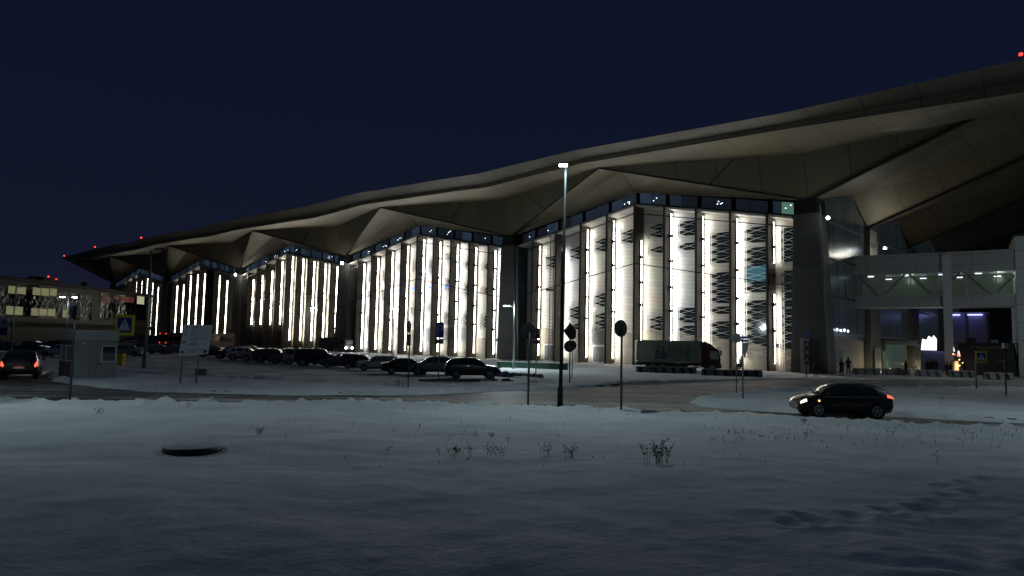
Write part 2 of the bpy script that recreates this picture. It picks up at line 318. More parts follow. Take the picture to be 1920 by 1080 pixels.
for k in range(5):
    c = -49 * k
    hc = lambda o: ztop(o)
    for o in cols:
        zt = ztop(o) - 1.75
        b = MB(); b.box((c + o, FD / 2, zt / 2), (.22, FD, zt)); fin = b.build('column', M_fin, T)
        e_ = MB(); e_.box((c + o - .02, -.045, zt / 2), (.30, .08, zt)); e_.build('edge_trim', M_edge, fin)
    for bi in range(10):
        a, d = edges[bi], edges[bi + 1]; ta, td = ztop(a), ztop(d); n = d - a
        x0, x1 = c + a + .11, c + d - .11
        # wall
        b = MB(); b.prism([pt(x0, FD, 3.4), pt(x1, FD, 3.4), pt(x1, FD, td - 2.05), pt(x0, FD, ta - 2.05)], (0, .2, 0)); wall = b.build('wall_panel', M_wall, T)
        zb = [4.3, 5.2, 4.6, 5.4, 4.8, 5.0, 4.6, 4.1, 3.3, 2.7][bi]
        b = MB(); b.prism([pt(x0, FD - .12, 0), pt(x1, FD - .12, 0), pt(x1, FD - .12, zb - .45), pt(x0, FD - .12, zb + .25)], (0, .11, 0)); b.build('base_wall', M_base, T)
        if (k, bi) in ((0, 3), (1, 1), (1, 2), (0, 1)):
            dr = MB(); dr.box(((x0 + x1) / 2 - .3, FD - .17, 1.35), (2.4, .1, 2.7)); dr = dr.build('door', M_white, T)
            dd = MB(); [dd.box(((x0 + x1) / 2 - .3 + q, FD - .235, 1.3), (.95, .03, 2.35)) for q in (-.55, .55)]; dd.build('door_leaf', M_steel, dr)
        if (k, bi) in ((0, 3), (1, 5), (1, 6), (1, 7)):
            lv = MB()
            for q in range(14): lv.box(((x0 + x1) / 2, FD - .2, 3.0 + q * .17), (3.6, .12, .09))
            lv.build('louvre', M_steel, T)
        # clerestory: two panes, sill and head
        wn = MB(); wn.prism([pt(x0, .35, ta - 1.75), pt(x1, .35, td - 1.75), pt(x1, .35, td - 1.5), pt(x0, .35, ta - 1.5)], (0, .5, 0)); wn = wn.build('window', M_fin if False else M_edge, T)
        xm = (x0 + x1) / 2; zm = (ta + td) / 2; g = .05
        for (q0, q1, z0, z1, mm) in ((x0 + .45, xm - g, ta, zm, random.choice(M_blues)), (xm + g, x1, zm, td, M_glassgreen if (k == 0 and bi == 9) else random.choice(M_blues))):
            p_ = MB(); p_.prism([pt(q0, .5, z0 - 1.5), pt(q1, .5, z1 - 1.5), pt(q1, .5, z1 - .02), pt(q0, .5, z0 - .02)], (0, .08, 0)); p_.build('pane', mm, wn)
        sl = MB(); sl.prism([pt(x0, -.05, ta - 2.05), pt(x1, -.05, td - 2.05), pt(x1, -.05, td - 1.76), pt(x0, -.05, ta - 1.76)], (0, FD, 0)); sl.build('sill', M_wall, T)
        if random.random() < .6 and k < 3:
            dts = MB()
            for q in range(random.randint(1, 4)): dts.box((xm + random.uniform(.3, 1.9), .46, zm - .75 + random.uniform(-.35, .3)), (.13, .03, .07))
            dts.build('ceiling_lamp', M_dot, wn)
        # black transoms in front of the fins
        tr = MB()
        for q in (-3.1, -10.4): tr.bar(pt(x0 - .1, .1, ta + q), pt(x1 + .1, .1, td + q), .10, .13)
        tr.build('transom', M_black, T)
        # light strip by the fin
        lit = not (bi == 0 or (k == 0 and bi == 9 and False) or (k == 3 and bi == 6) or (k==4 and bi in (1,)))
        dimmer = 0
        if lit:
            z1 = ta - 2.6; z0 = .8
            segs = [(z0, z1)]
            if k == 0 and bi == 5: segs = [(1.0, z1 - 4.3)]
            if k == 0 and bi == 2: segs = [(.8, z1 - 2.0)]
            if k == 0 and bi == 9: segs = [(.9, 9.6), (13.6, z1)]
            if k == 0 and bi == 8: segs = [(.8, z1)]
            if k == 0 and bi == 7: segs = [(.8, z1)]
            if k == 0 and bi in (1, 3, 4, 6): segs = [(.8, z1)]
            if k == 2: segs = [(2.2 if bi > 4 else 6.0, z1 - (0 if bi > 3 else 1.2))]
            if k >= 3: segs = [(2.5, z1 - (bi % 3) * .8)]
            ls = MB()
            for z0, z1 in segs: ls.box((x0 + .10, FD - .80, (z0 + z1) / 2), (.10, .24, z1 - z0))
            ls = ls.build('light_strip', M_strip_near[(bi * 7 + k * 3) % 4] if k < 2 else M_strip_far[k - 2], T)
            hs = MB()
            for z0, z1 in segs: hs.box((x0 + .08, FD - .95, (z0 + z1) / 2), (.15, .05, z1 - z0))
            hs.build('strip_housing', M_edge, ls)
            bx = MB()
            for q in (-5.8, -9.4, -13.1, -16.4):
                if ta + q > segs[0][0]: bx.box((x0 + .22, FD - 1.05, ta + q), (.3, .34, .42))
            if bx.v: bx.build('ballast_box', M_edge, ls)
        # openings with white struts
        ops = OPEN[0].get(bi, []) if k == 0 else rnd_open(k, bi)
        if ops and bi > 0:
            gl = MB(); st = MB(); tm = (ta + td) / 2
            pw = 1.05 if k == 0 else 1.15
            for zo, nr in ops:
                for r in range(nr):
                    z = tm + zo - r * pw
                    sl_ = (td - ta) / n * .5
                    if k == 0: L_, R_ = x0 + 1.0, x1 - .05
                    else: L_, R_ = x0 + 1.6, x0 + 4.2
                    half = pw * .49
                    if k == 0 and bi in (6, 7, 8, 9): gl.prism([pt(L_ - .2, FD - .05, z - .1), pt(xm - .3, FD - .05, z - half), pt(R_, FD - .05, z - half), pt(R_, FD - .05, z + half), pt(xm - .3, FD - .05, z + half), pt(L_ - .2, FD - .05, z + .1)], (0, .04, 0))
                    elif k == 0: gl.prism([pt(L_, FD - .05, z), pt(xm + .4, FD - .05, z - half), pt(R_, FD - .05, z - .12), pt(R_, FD - .05, z + .12), pt(xm + .4, FD - .05, z + half)], (0, .04, 0))
                    else: gl.prism([pt(L_, FD - .05, z), pt(L_ + .6, FD - .05, z - half), pt(R_ - .6, FD - .05, z - half), pt(R_, FD - .05, z), pt(R_ - .6, FD - .05, z + half), pt(L_ + .6, FD - .05, z + half)], (0, .04, 0))
                    st.bar(pt(x0 + .5, FD - .3, z + pw / 2), pt(x1 if k == 0 else R_, FD - .2, z - pw / 2), .045)
                    st.bar(pt(x0 + .5, FD - .38, z - pw / 2), pt(x1 if k == 0 else R_, FD - .26, z + pw / 2), .045)
                zA, zB = tm + zo + pw * .6, tm + zo - (nr - 1) * pw - pw * .6
                for q in (.55, .85, 1.15): st.bar(pt(x0 + q, FD - .34, zA), pt(x0 + q, FD - .34, zB), .08)
            gl.build('opening', M_glassdark, T); st.build('truss', M_strut, T)
    # crossing strings of light on the inner blue glow
    if k == 1:
        for q in (3, 4, 5, 6):
            bl = MB(); bl.box((c + edges[q] + 2.6, FD - .09, 13.2 - .2 * abs(q - 5)), (3.2, .05, .5)); bl.build('blue_screen', mat('blue_screen', (.05, .1, .4), .4, emit=(.12, .25, .9), es=1.3), T)
if True:
    b = MB(); b.box((3 * PB + 2.4, FD - .09, 12.4), (2.8, .05, 2.0)); b.build('opening', M_teal, T)
    b = MB(); b.box((-21, FD - .09, 12.6), (.9, .05, .5)); b.build('blue_screen', mat('blue_screen_left', (.05, .1, .6), .4, emit=(.1, .2, 1), es=1.5), T)
# dark piers between the modules
for k in range(-1, 5):
    c = -49 * k - 24.5
    b = MB(); fr = [pt(c - 2.2, -.4, 0), pt(c + 2.1, -.4, 0), pt(c + 1.2, -.4, 19.1), pt(c - 1.7, -.4, 19.1)]
    b.prism(fr, (0, 3, 0)); pr = b.build('pier', M_pier, T)
    b = MB(); b.prism([pt(c - 1.6, -.3, 19.1), pt(c + 1.1, -.3, 19.1), pt(c + 1.0, -.3, 20.9), pt(c - 1.5, -.3, 20.9)], (0, 3, 0)); b.build('pier_head', M_black, T)
    if k >= 0:
        b = MB(); b.bar(pt(c + 2.35, -.1, 0), pt(c + 1.75, -.1, 19), .28); b.build('downpipe', M_steel, T)
# solid body behind the facade, so nothing shows through
b = MB(); b.prism([pt(24.4, 2.6, 0), pt(24.4, 2.6, 19.0), pt(24.4, 12, 22), pt(24.4, 100, 22), pt(24.4, 100, 0)], (-268.9, 0, 0)); b.build('core_wall', M_dark, T)

# ---- roof
FTz = [(110, 26.6), (47.1, 27.3), (27, 27.0), (-1, 27.85), (-17.5, 27.45), (-46, 28.65), (-65, 28.2), (-94, 29.1), (-112, 28.7), (-140, 29.4), (-158, 29.0), (-185, 29.75), (-226.5, 29.1)]
FE = -15
FBz = [(110, 25.0), (47, 26.2), (27, 26.5), (-1, 27.2), (-17.5, 26.4), (-46, 27.7), (-65, 27.0), (-94, 27.95), (-112, 27.5), (-140, 28.5), (-158, 28.0), (-228, 28.6)]
FFz = [(110, 26.2), (46.8, 25.15), (27, 25.95), (-1, 26.65), (-17.5, 25.85), (-46, 27.15), (-65, 26.3), (-94, 27.2), (-112, 26.8), (-140, 27.8), (-158, 27.2), (-226, 28.0)]
EF = -12.8
def ip(tb, t): a = sorted(tb); return float(np.interp(t, [q[0] for q in a], [q[1] for q in a]))
ts = sorted(set([110, 47, 27, 24.5] + [-49 * k + d for k in range(0, 5) for d in (0, 24.5, -12, -17.5)] + [-226.5]), reverse=True)
ts = [t for t in ts if t >= -226.5]
b = MB()
for a, d in zip(ts[:-1], ts[1:]):
    b.quad((a, FE, ip(FTz, a)), (d, FE, ip(FTz, d)), (d, -13, ip(FBz, d)), (a, -13, ip(FBz, a)))
b.quad((ts[-1], FE, ip(FTz, ts[-1])), (ts[-1], -13, ip(FBz, ts[-1])), (-222, 0, 26.5), (-222, 30, 27))
b.build('fascia', M_fascia, T)
b = MB()
for a, d in zip(ts[:-1], ts[1:]):
    b.quad((a, -13.02, ip(FBz, a) - .02), (d, -13.02, ip(FBz, d) - .02), (d, -12.9, ip(FBz, d) - .16), (a, -12.9, ip(FBz, a) - .16))
b.build('drip_edge', M_black, T)
b = MB()
for a, d in zip(ts[:-1], ts[1:]):
    b.quad((a, -13, ip(FBz, a) - .03), (d, -13, ip(FBz, d) - .03), (d, EF, ip(FFz, d)), (a, EF, ip(FFz, a)))
def Pk(k): return (-49 * k, -9, 26.82 + .36 * k)
def Qk(k): return (-49 * k + 23.7 + .0 * k, -2, 26.1 + .5 * k)
def Vk(k): return (-49 * k + 24.5, 0, 20.8)
def Ak(k): return (-49 * k, .35, 25.0)
def Bk(k): return (-49 * k, -3.5, 27.3)
def Fk(t): return (t, EF, ip(FFz, t))
for k in range(0, 5):
    P, Q, Vr, Vl, A, B = Pk(k), Qk(k), Vk(k), Vk(k + 1), Ak(k), Bk(k)
    Ql = Qk(k + 1)
    t0 = -49 * k
    # right of apex
    fs = [t for t in ts if t0 <= t <= t0 + 24.5]
    for a, d in zip(fs[:-1], fs[1:]): b.quad(Fk(a), Fk(d), Q)
    b.quad(Fk(t0), Q, P); b.quad(P, Q, Vr)
    # left of apex
    fs = [t for t in ts if t0 - 24.5 <= t <= t0]
    mid = Fk(t0 - 12)
    for a, d in zip(fs[:-1], fs[1:]):
        if d >= t0 - 12.1: b.quad(Fk(a), Fk(d), P)
        else: b.quad(Fk(a), Fk(d), Ql)
    b.quad(P, Fk(t0 - 12), Ql); b.quad(P, Vl, Ql)
# plaza side of the front strip
G0 = (45, 0, 29.0)
for a, d in zip([t for t in ts if t >= 24.5][:-1], [t for t in ts if t >= 24.5][1:]):
    b.quad(Fk(a), Fk(d), (max(24.5, a), -4.5 if a <= 24.6 else -2.5, 26.2) if False else Qk(0))
b.quad(Qk(0), Vk(0), G0); b.quad(Qk(0), Fk(47), G0) if False else None
b.quad(Fk(47), Qk(0), G0); b.quad(Fk(110), Fk(47), G0, (110, 0, 30))
b.build('soffit', M_soffit, T)
# inner recesses over each apex, catching the light of the facade
b = MB(); lip = MB()
for k in range(0, 5):
    P, Vr, Vl, A, B = Pk(k), Vk(k), Vk(k + 1), Ak(k), Bk(k)
    Vr = (Vr[0] - .6, .35, Vr[2] + .05); Vl = (Vl[0] + .6, .35, Vl[2] + .05)
    b.quad(P, B, Vr); b.quad(P, Vl, B); b.quad(B, A, Vr); b.quad(B, Vl, A)
    for a in (Vk(k), Vk(k + 1)): lip.bar((P[0], P[1] - .03, P[2] - .06), (a[0], a[1] - .03, a[2] - .06), .14, .22)
b.build('recess_soffit', M_soffit, T); lip.build('fold_edge', M_edge, T)
# roof top and the end of the roof
b = MB()
for a, d in zip(ts[:-1], ts[1:]):
    b.quad((a, FE, ip(FTz, a)), (d, FE, ip(FTz, d)), (d, 2, 30.6), (a, 2, 30.6)); b.quad((a, 2, 30.6), (d, 2, 30.6), (d, 110, 31), (a, 110, 31))
b.build('roof', M_fascia, T)
b = MB(); tip = (-227.5, -13.6, 28.7); Ve = Vk(5)
b.quad(tip, (-226.5, -15, 29.2), (-223, 2, 30.6)); b.quad(tip, (-223, 2, 30.6), Ve); b.quad(Ve, (-223, 2, 30.6), (-223, 60, 31), (-222, 60, 24))
b.quad(tip, Ve, Qk(5)); b.quad(tip, Qk(5), Fk(-226.5)); b.quad(tip, Fk(-226.5), (-226.5, -13, ip(FBz, -226.5) - .03)); b.quad(Qk(5), Fk(-226.5), Fk(-220.5))
b.quad(Ve, (-222, 60, 24), (-222, 60, 0), (-222, 0, 0)); b.build('end_gable', M_soffit, T)
# side front over the plaza: soffit folds, dark grooves, glass and piers
sf = MB(); gr = MB()
for j in range(0, 4):
    V0 = (24.5, 24.5 * j, 20.8); V1 = (24.5, 24.5 * (j + 1), 20.8); M = (24.5, 24.5 * j + 17, 24.3)
    g0 = (45, 24.5 * j, 29.0); g1 = (45, 24.5 * (j + 1), 29.0); N = (44, 24.5 * j + 20, 28.6); K = (34, 24.5 * j + 13, 26.6)
    sf.quad(V0, g0, K); sf.quad(V0, K, M); sf.quad(K, g0, N); sf.quad(K, N, M); sf.quad(M, N, g1, V1); sf.quad(g0, (110, 24.5 * j, 30), (110, 24.5 * j + 20, 29.5), N); sf.quad(N, (110, 24.5 * j + 20, 29.5), (110, 24.5 * (j + 1), 30), g1)
    gr.bar((24.2, 24.5 * j, 20.6), (45, 24.5 * j, 28.85), .55, .3); gr.bar((45, 24.5 * j, 28.85), (100, 24.5 * j, 29.7), .55, .3)
sf.build('canopy_soffit', M_soffit, T); gr.build('groove', M_edge, T)
M_curtain = brick_panel('dark_curtain_wall', (.012, .022, .026), (.026, .045, .052), (.085, .09, .09), 1.6, 4.8, .10, .28, .1, swap=(1, 2))
_t = M_curtain.node_tree; _bk = [n for n in _t.nodes if n.type == 'TEX_BRICK'][0]; _t.links.new(_bk.outputs['Color'], _t.nodes['Principled BSDF'].inputs['Emission Color']); _t.nodes['Principled BSDF'].inputs['Emission Strength'].default_value = .22  # panels and mullion lines glow faintly, standing in for interior light
for j in range(0, 4):
    s0 = 24.5 * j
    b = MB(); b.prism([(24.5, s0 + .5, 4.2), (24.5, s0 + 22.6, 4.2), (24.5, s0 + 23, 20.9), (24.5, s0 + 17, 24.2), (24.5, s0 + .5, 20.9)], (-.3, 0, 0)); b.build('curtain_wall', M_curtain, T)
    b = MB(); b.box((24.6, s0 + 9.5, 4.3), (.5, 16, .5)); b.box((24.6, s0 + 9.5, 9.6), (.4, 18, .2)); b.box((24.6, s0 + 9.5, 14.5), (.4, 18, .2)); b.build('transom', M_fin, T)
    b = MB(); b.prism([(25.3, s0 + 21.8, 0), (25.3, s0 + 27.2, 0), (25.3, s0 + 26.2, 20.2), (25.3, s0 + 22.6, 20.2)], (-2.2, 0, 0)); b.build('pier', M_pier, T)
    b = MB(); b.box((24.3, s0 + 9.5, 2.05), (.3, 24, 4.1)); b.build('base_wall', M_base, T)
    b = MB(); b.box((24.52, s0 + 9, 1.35), (.1, 5, 2.7)); d_ = b.build('door', mat('lit_door_glass', (.1, .14, .13), .1, emit=(.45, .6, .5), es=.07 if j else .03), T)
b = MB(); b.prism([(26.6, -.6, 0), (26.8, -.6, 0), (26.0, -.3, 20), (25.8, -.3, 20)], (0, .15, 0)); b.build('downpipe', M_steel, T)
b = MB(); b.prism([(24.5, -.45, 0), (25.4, -.45, 0), (24.9, 2, 19), (24.5, 2, 19)], (0, 3, 0)); b.build('pier', M_pier, T)
# row of white lamps low in the first glass bay, then a panel coloured like a warm wash of light
b = MB()
for q in range(7): b.box((24.75, 4.5 + q * 1.5, 5.3 + .1 * (q % 2)), (.08, .42, .28))
b.build('ceiling_lamp', M_dot, T)
b = MB(); b.quad((25.6, 22.6, 3.2), (25.6, 25.8, 3.2), (25.6, 25.8, .2), (25.6, 22.6, .2)) ; b.build('painted_entrance_glow', mat('painted_warm_wash', (.3, .28, .2), .6), T)  # warm light is put into the panel colour, nothing emits here

# floodlights on the pier heads
def flood(t, s, z, en, label, grp=True, far=False):
    p = TW(t, s, z); th_ = thing('floodlight', p, TA, label, 'floodlight', 'floodlights on the terminal piers')
    MB().box((0, .25, 0), (.5, .5, .4)).build('housing', M_steeldk, th_)
    MB().sphere((0, -.12, -.05), .17 if not far else .3).build('lens', M_spot, th_)
    MB().bar((0, .4, 0), (0, 1.2, .1), .1).build('bracket', M_steeldk, th_)
    lamp(th_, (1.6, .6, -.5), en, (1, .95, .8), r=.3)
flood(26.9, -.6, 18.3, 40, 'bright white floodlight at the top of the pier right of the truck')
flood(26.9, 23.8, 17.5, 380, 'bright white floodlight on the second plaza pier near the skybridge')
flood(-49 - 24.5 + 1.5, -1.5, 19, 160, 'white floodlight on the pier left of the second pleated bay', far=True)
flood(-98 - 24.5 + 1.5, -1.5, 19, 160, 'white floodlight on the distant pier left of the third bay', far=True)
# small uplights hidden in the plaza (warm patches at pier feet)
for (t, s) in ((26.2, 20.5), (26.2, 28), (26.2, 45.5), (26.2, 52)):
    p = TW(t, s, .0); ul = thing('ground_uplight', p, TA, 'small warm uplight at the foot of a plaza pier', 'uplight', 'uplights at the plaza pier feet')
    MB().cyl((0, 0, 0), (0, 0, .18), .16, .14).build('housing', M_steeldk, ul); MB().cyl((0, 0, .181), (0, 0, .2), .11).build('lens', M_amber, ul)
    lamp(ul, (0.5, 0, .6), 60, (1, .85, .5), .1)
# red obstruction lamps on the roof
for (t, px, lab) in ((46.9, 0, 'red obstruction lamp on the roof edge at the far right'), (-192, 1, 'red obstruction lamp on the roof left of the tall antenna'), (-225, 2, 'red obstruction lamp at the far left roof tip'), (-152, 3, 'dim red obstruction lamp on the roof above the fourth bay')):
    s_ = FE + .4; p = TW(t, s_, ip(FTz, t)); r_ = .16 if px == 0 else .24
    ob = thing('obstruction_lamp', p, TA, lab, 'warning lamp', 'red obstruction lamps along the roof edge')
    MB().cyl((0, 0, 0), (0, 0, .5), .06).build('post', M_steeldk, ob); MB().sphere((0, 0, .5 + r_ * .7), r_).build('lens', M_red, ob)

# ------------------------------------------------------------------ skybridge and plaza
M_bridge = brick_panel('grey_bridge_panels', (.50, .53, .52), (.46, .49, .48), (.08, .09, .09), 6, 1.4, .02, .5, swap=(0, 2))
BA = Vector((49.8, 95, 0)); BB = Vector((67.5, 83.5, 0)); BR = math.atan2((BB - BA).y, (BB - BA).x); BL = (BB - BA).length
sb = thing('skybridge', BA, BR, 'enclosed grey skybridge with lit truss windows running from the terminal to the car park', 'skybridge')
MB().box((BL / 2 - .5, 0, 14.45), (BL + 3, 4, 2.7)).build('roof_box', M_bridge, sb)
MB().box((BL / 2 - .5, 0, 9.4), (BL + 3, 4, 1.5)).build('floor_beam', M_bridge, sb)
MB().box((BL / 2 - .5, 1.9, 11.6), (BL + 3, .1, 3)).build('back_window', mat('bridge_back_glass', (.04, .06, .05), .2, emit=(.45, .55, .42), es=.055), sb)
m_gl = bpy.data.materials.new('clear_window_glass'); m_gl.use_nodes = True; _t = m_gl.node_tree; _p = _t.nodes['Principled BSDF']; _p.inputs['Base Color'].default_value = (.05, .07, .07, 1); _p.inputs['Roughness'].default_value = .05; _p.inputs['Alpha'].default_value = .22
MB().box((BL / 2 - .5, -1.95, 11.6), (BL + 3, .04, 3)).build('front_window', m_gl, sb)
for q in range(8): MB().box((-1 + q * 3.1, -1.98, 11.6), (.12, .08, 3)).build('mullion', M_bridge, sb)
for q in range(7):
    x = -1.2 + q * 3.1; a, c = (x, x + 2.6) if q % 2 else (x + 2.6, x)
    MB().bar((a, -1.2, 10.2), (c, -1.2, 13.1), .28).build('truss', mat('bridge_truss', (.45, .47, .42), .5) if q == 0 else bpy.data.materials['bridge_truss'], sb)
for q in range(10):
    MB().box((.4 + q * 2.05, -.9 + (q % 2) * 1.6, 12.95 - .28 * (q % 2)), (.75, .16, .07)).build('ceiling_lamp', M_dot, sb)
lamp(sb, (5, 0, 12.6), 60, (.85, 1, .8), .5); lamp(sb, (15, 0, 12.6), 60, (.85, 1, .8), .5)
rl = MB()
for q in range(12): rl.bar((2 + q * 1.8, 1.5, 15.8), (2 + q * 1.8, 1.5, 16.9), .06)
rl.bar((1, 1.5, 16.9), (22, 1.5, 16.9), .06); rl.bar((1, 1.5, 16.35), (22, 1.5, 16.35), .05); rl.build('railing', M_steeldk, sb)
pc = G(1786, 700); pc = Vector((56.2, 87.8, 0))
col_ = thing('bridge_column', pc, BR, 'tall pale square column standing in front of the skybridge', 'column')
MB().box((0, 0, 7.7), (.98, .9, 15.4)).build('shaft', mat('pale_column', (.60, .62, .63), .6, var=.15), col_, bevel=.04); MB().box((0, 0, .15), (1.5, 1.4, .3)).build('base', M_concrete, col_)
cp = thing('car_park_tower', (63.7, 84.4, 0), BR, 'tall dark grey panelled tower block at the right end of the skybridge', 'tower block')
MB().box((6.0, 3, 8.6), (14, 10, 17.2)).build('wall', brick_panel('tower_panels', (.62, .66, .66), (.56, .60, .60), (.06, .07, .07), 2.4, 2.2, .02, .5, swap=(0, 2)), cp)
MB().box((6.0, 3, 17.3), (14.2, 10.2, .25)).build('coping', M_steeldk, cp)
rb_ = thing('rear_building', (86, 150, 0), 0, 'dark low building seen through the gap under the skybridge at the right', 'building')
MB().box((18, 6, 8), (70, 12, 16)).build('wall', M_pier, rb_)
MB().box((18, 6, 16.3), (71, 12.6, .6)).build('roof', M_steeldk, rb_)
for q in range(9): MB().box((-8 + q * 5.5, -.08, 4.5), (2.6, .12, 2.2)).build('window', M_glassblue, rb_)
MB().bar((10, -3, 10.5), (26, -3, 4.0), 2.4, .5).build('stair_flight', M_concrete, rb_)
# lower canopy with blue light and glowing figure shop
kp = TW(25.6, 60)
cv = thing('entrance_canopy', TW(27.5, 30), TA + PI / 2, 'low glass entrance canopy with dark lettering between the plaza piers', 'canopy')
MB().box((4, 0, 4.0), (12, 4, .6)).build('fascia', M_steel, cv)
MB().box((4, 1.8, 2.0), (11.6, .1, 3.6)).build('glass_front', mat('green_lit_entrance_glass', (.05, .08, .07), .1, emit=(.4, .6, .5), es=.07), cv)
for q in range(6): MB().box((-1.4 + q * 2.2, -1.7, 1.9), (.1, .1, 3.7)).build('mullion', M_steel, cv)
sgb = MB()
for q in range(11): sgb.box((-.6 + q * .9, -2.04, 4.0), (.5, .04, .3))
sgb.build('lettering', M_steeldk, cv)
bl = thing('blue_lit_wall', TW(27.5, 66), TA, 'tall wall washed with violet blue light behind the bridge column', 'wall')
MB().box((1.5, 6, 5.2), (7.5, .4, 10.4)).build('wall', mat('blue_wall', (.25, .25, .38), .5), bl)
for q in range(2): MB().box((-.6 + 3.6 * q, 5.4, 9.9), (2.4, .15, .16)).build('light_strip', mat('blue_tube', (.3, .3, 1), .5, emit=(.42, .42, 1), es=3.5), bl)
for q in range(3): MB().box((-1.8 + q * 3.4, 5.6, 5), (.5, .3, 10)).build('column', M_pier, bl)
lamp(bl, (1.5, 3.0, 9.2), 32, (.25, .25, 1), .4)
d_ = G(1783, 690)
lw = thing('glowing_panel', (60.5, 96.8, 0), TA, 'bright white glowing panel with a jagged mountain outline beside the black kiosk', 'light panel')
def glow(parent, pts, name='panel', m=M_dot):
    b = MB(); b.prism([(x, 0, z) for x, z in pts], (0, .2, 0)); return b.build(name, m, parent)
MB().box((0, .4, 1.45), (4.6, .2, 2.9)).build('stand', mat('dark_blue_stand', (.04, .04, .1), .5), lw)
glow(lw, [(-2.2, 3.0), (-.3, 3.0), (-.25, 4.6), (-.6, 5.1), (-.8, 4.7), (-1.2, 5.0), (-1.5, 4.4), (-2.0, 4.6)], m=mat('white_panel_glow', (1, 1, 1), .5, emit=(.82, .85, 1), es=2.0))
glow(lw, [(.9, 2.9), (1.9, 2.9), (1.7, 3.9), (1.3, 4.9), (1.0, 5.1)], m=bpy.data.materials['white_panel_glow'])
glow(lw, [(2.2, 2.2), (3.6, 2.2), (3.6, 2.9), (2.3, 3.0)], m=mat('orange_panel_glow', (1, .8, .7), .5, emit=(1, .7, .62), es=1.2))
lamp(lw, (0, -1.5, 3.6), 55, (.7, .75, 1), .5)
kb = G(1808, 702); ka = G(1908, 706)
kiosk = thing('black_kiosk', (kb.x, kb.y, 0), math.atan2(ka.y - kb.y, ka.x - kb.x), 'large black closed kiosk behind the pedestrian crossing sign at the far right', 'kiosk')
kl = (ka - kb).length
b = MB(); b.prism([(-.0, 0, 0), (kl, 0, 0), (kl - .35, 0, 3.9), (-.6, 0, 3.9)], (0, 2.6, 0)); b.build('body', M_black, kiosk)
MB().box((kl / 2 - .5, 1.2, 4.0), (kl + .9, 3.2, .15)).build('roof', M_black, kiosk); MB().box((.75, .8, 4.35), (.9, .7, .55)).build('roof_unit', M_black, kiosk)
MB().box((kl * .72, -.04, 1.9), (.9, .03, .06)).build('handle', M_steel, kiosk)
b = MB()
for q in range(11): b.sphere((.8 + q * .32, -.1, 3.45 + .12 * math.sin(q)), .045, 6, 4)
b.build('string_lamps', mat('dim_lamp_string', (.3, .3, .25), .4, emit=(.8, .75, .5), es=.06), kiosk)
# fire basket / warm decoration near the kiosk
fp = G(1794, 703); fb = thing('christmas_display', (fp.x, fp.y, 0), 0, 'small warm glowing decorated display with a lit base between the people', 'display')
MB().cyl((0, 0, 0), (0, 0, 1.7), .28, .2, 8).build('lantern', mat('warm_lantern', (1, .7, .4), .5, emit=(1, .60, .30), es=1.0), fb)
b = MB()
for q in range(60):
    a = random.uniform(0, 2 * PI); z = random.uniform(1.2, 3.3); r = (3.5 - z) * .33; b.bar((0, 0, z), (r * math.cos(a), r * math.sin(a), z - .15), .03)
b.build('branches', mat('fir_green', (.03, .07, .03), .8), fb)
for q in range(7): MB().sphere((random.uniform(-.6, .6), -.35, random.uniform(1.1, 2.6)), .07, 6, 4).build('bauble', M_tailon if q % 2 else M_amber, fb)
lamp(fb, (0, -.6, 1.2), 18, (1, .6, .3), .2)

# ------------------------------------------------------------------ office building at the left
M_off = brick_panel('dark_office_cladding', (.022, .024, .028), (.019, .021, .025), (.02, .02, .02), 3, 1.5, .02, .35, swap=(1, 2))
ob = thing('office_building', (-112, 120, 0), 0, 'low dark office block with rows of yellow lit windows at the far left', 'office building')
MB().box((-15, 46, 7.2), (30, 93, 14.4)).build('wall', M_off, ob)
MB().box((-14.6, 46, 14.7), (31.2, 94, .7)).build('roof', mat('office_parapet', (.06, .06, .06), .6), ob)
MB().box((.7, 46, 4.6), (1.6, 93, 1.0)).build('canopy', M_concdk, ob)
M_yel = mat('yellow_lit_window', (.5, .48, .3), .3, emit=(.60, .60, .30), es=.22, var=.3, vscale=.6)
M_mir = bpy.data.materials.new('wavy_mirror_glass'); M_mir.use_nodes = True; _t = M_mir.node_tree; _p = _t.nodes['Principled BSDF']
_p.inputs['Base Color'].default_value = (.07, .08, .085, 1); _p.inputs['Metallic'].default_value = .9; _p.inputs['Roughness'].default_value = .03
_tc = _t.nodes.new('ShaderNodeTexCoord'); _n = _t.nodes.new('ShaderNodeTexNoise'); _n.inputs['Scale'].default_value = .55; _n.inputs['Detail'].default_value = 1; _b = _t.nodes.new('ShaderNodeBump'); _b.inputs['Strength'].default_value = .12; _b.inputs['Distance'].default_value = 1
_t.links.new(_tc.outputs['Object'], _n.inputs['Vector']); _t.links.new(_n.outputs['Fac'], _b.inputs['Height']); _t.links.new(_b.outputs[0], _p.inputs['Normal'])
def at_x(px, py, X):
    d = ray(px, py); k = X / d.x; return Vector((X, d.y * k, CAM_H + d.z * k))
def office_win(name, px0, px1, py0, py1, m, dx=.05):
    a = at_x(px0, py0, -112); c = at_x(px1, py1, -112)
    b = MB(); b.box((dx, (a.y + c.y) / 2 - 120, (a.z + c.z) / 2), (.12, abs(c.y - a.y), abs(a.z - c.z))); o_ = b.build(name, m, ob)
    return o_, a, c
office_win('glazed_wall', -60, 172, 529, 600, M_mir, .0)
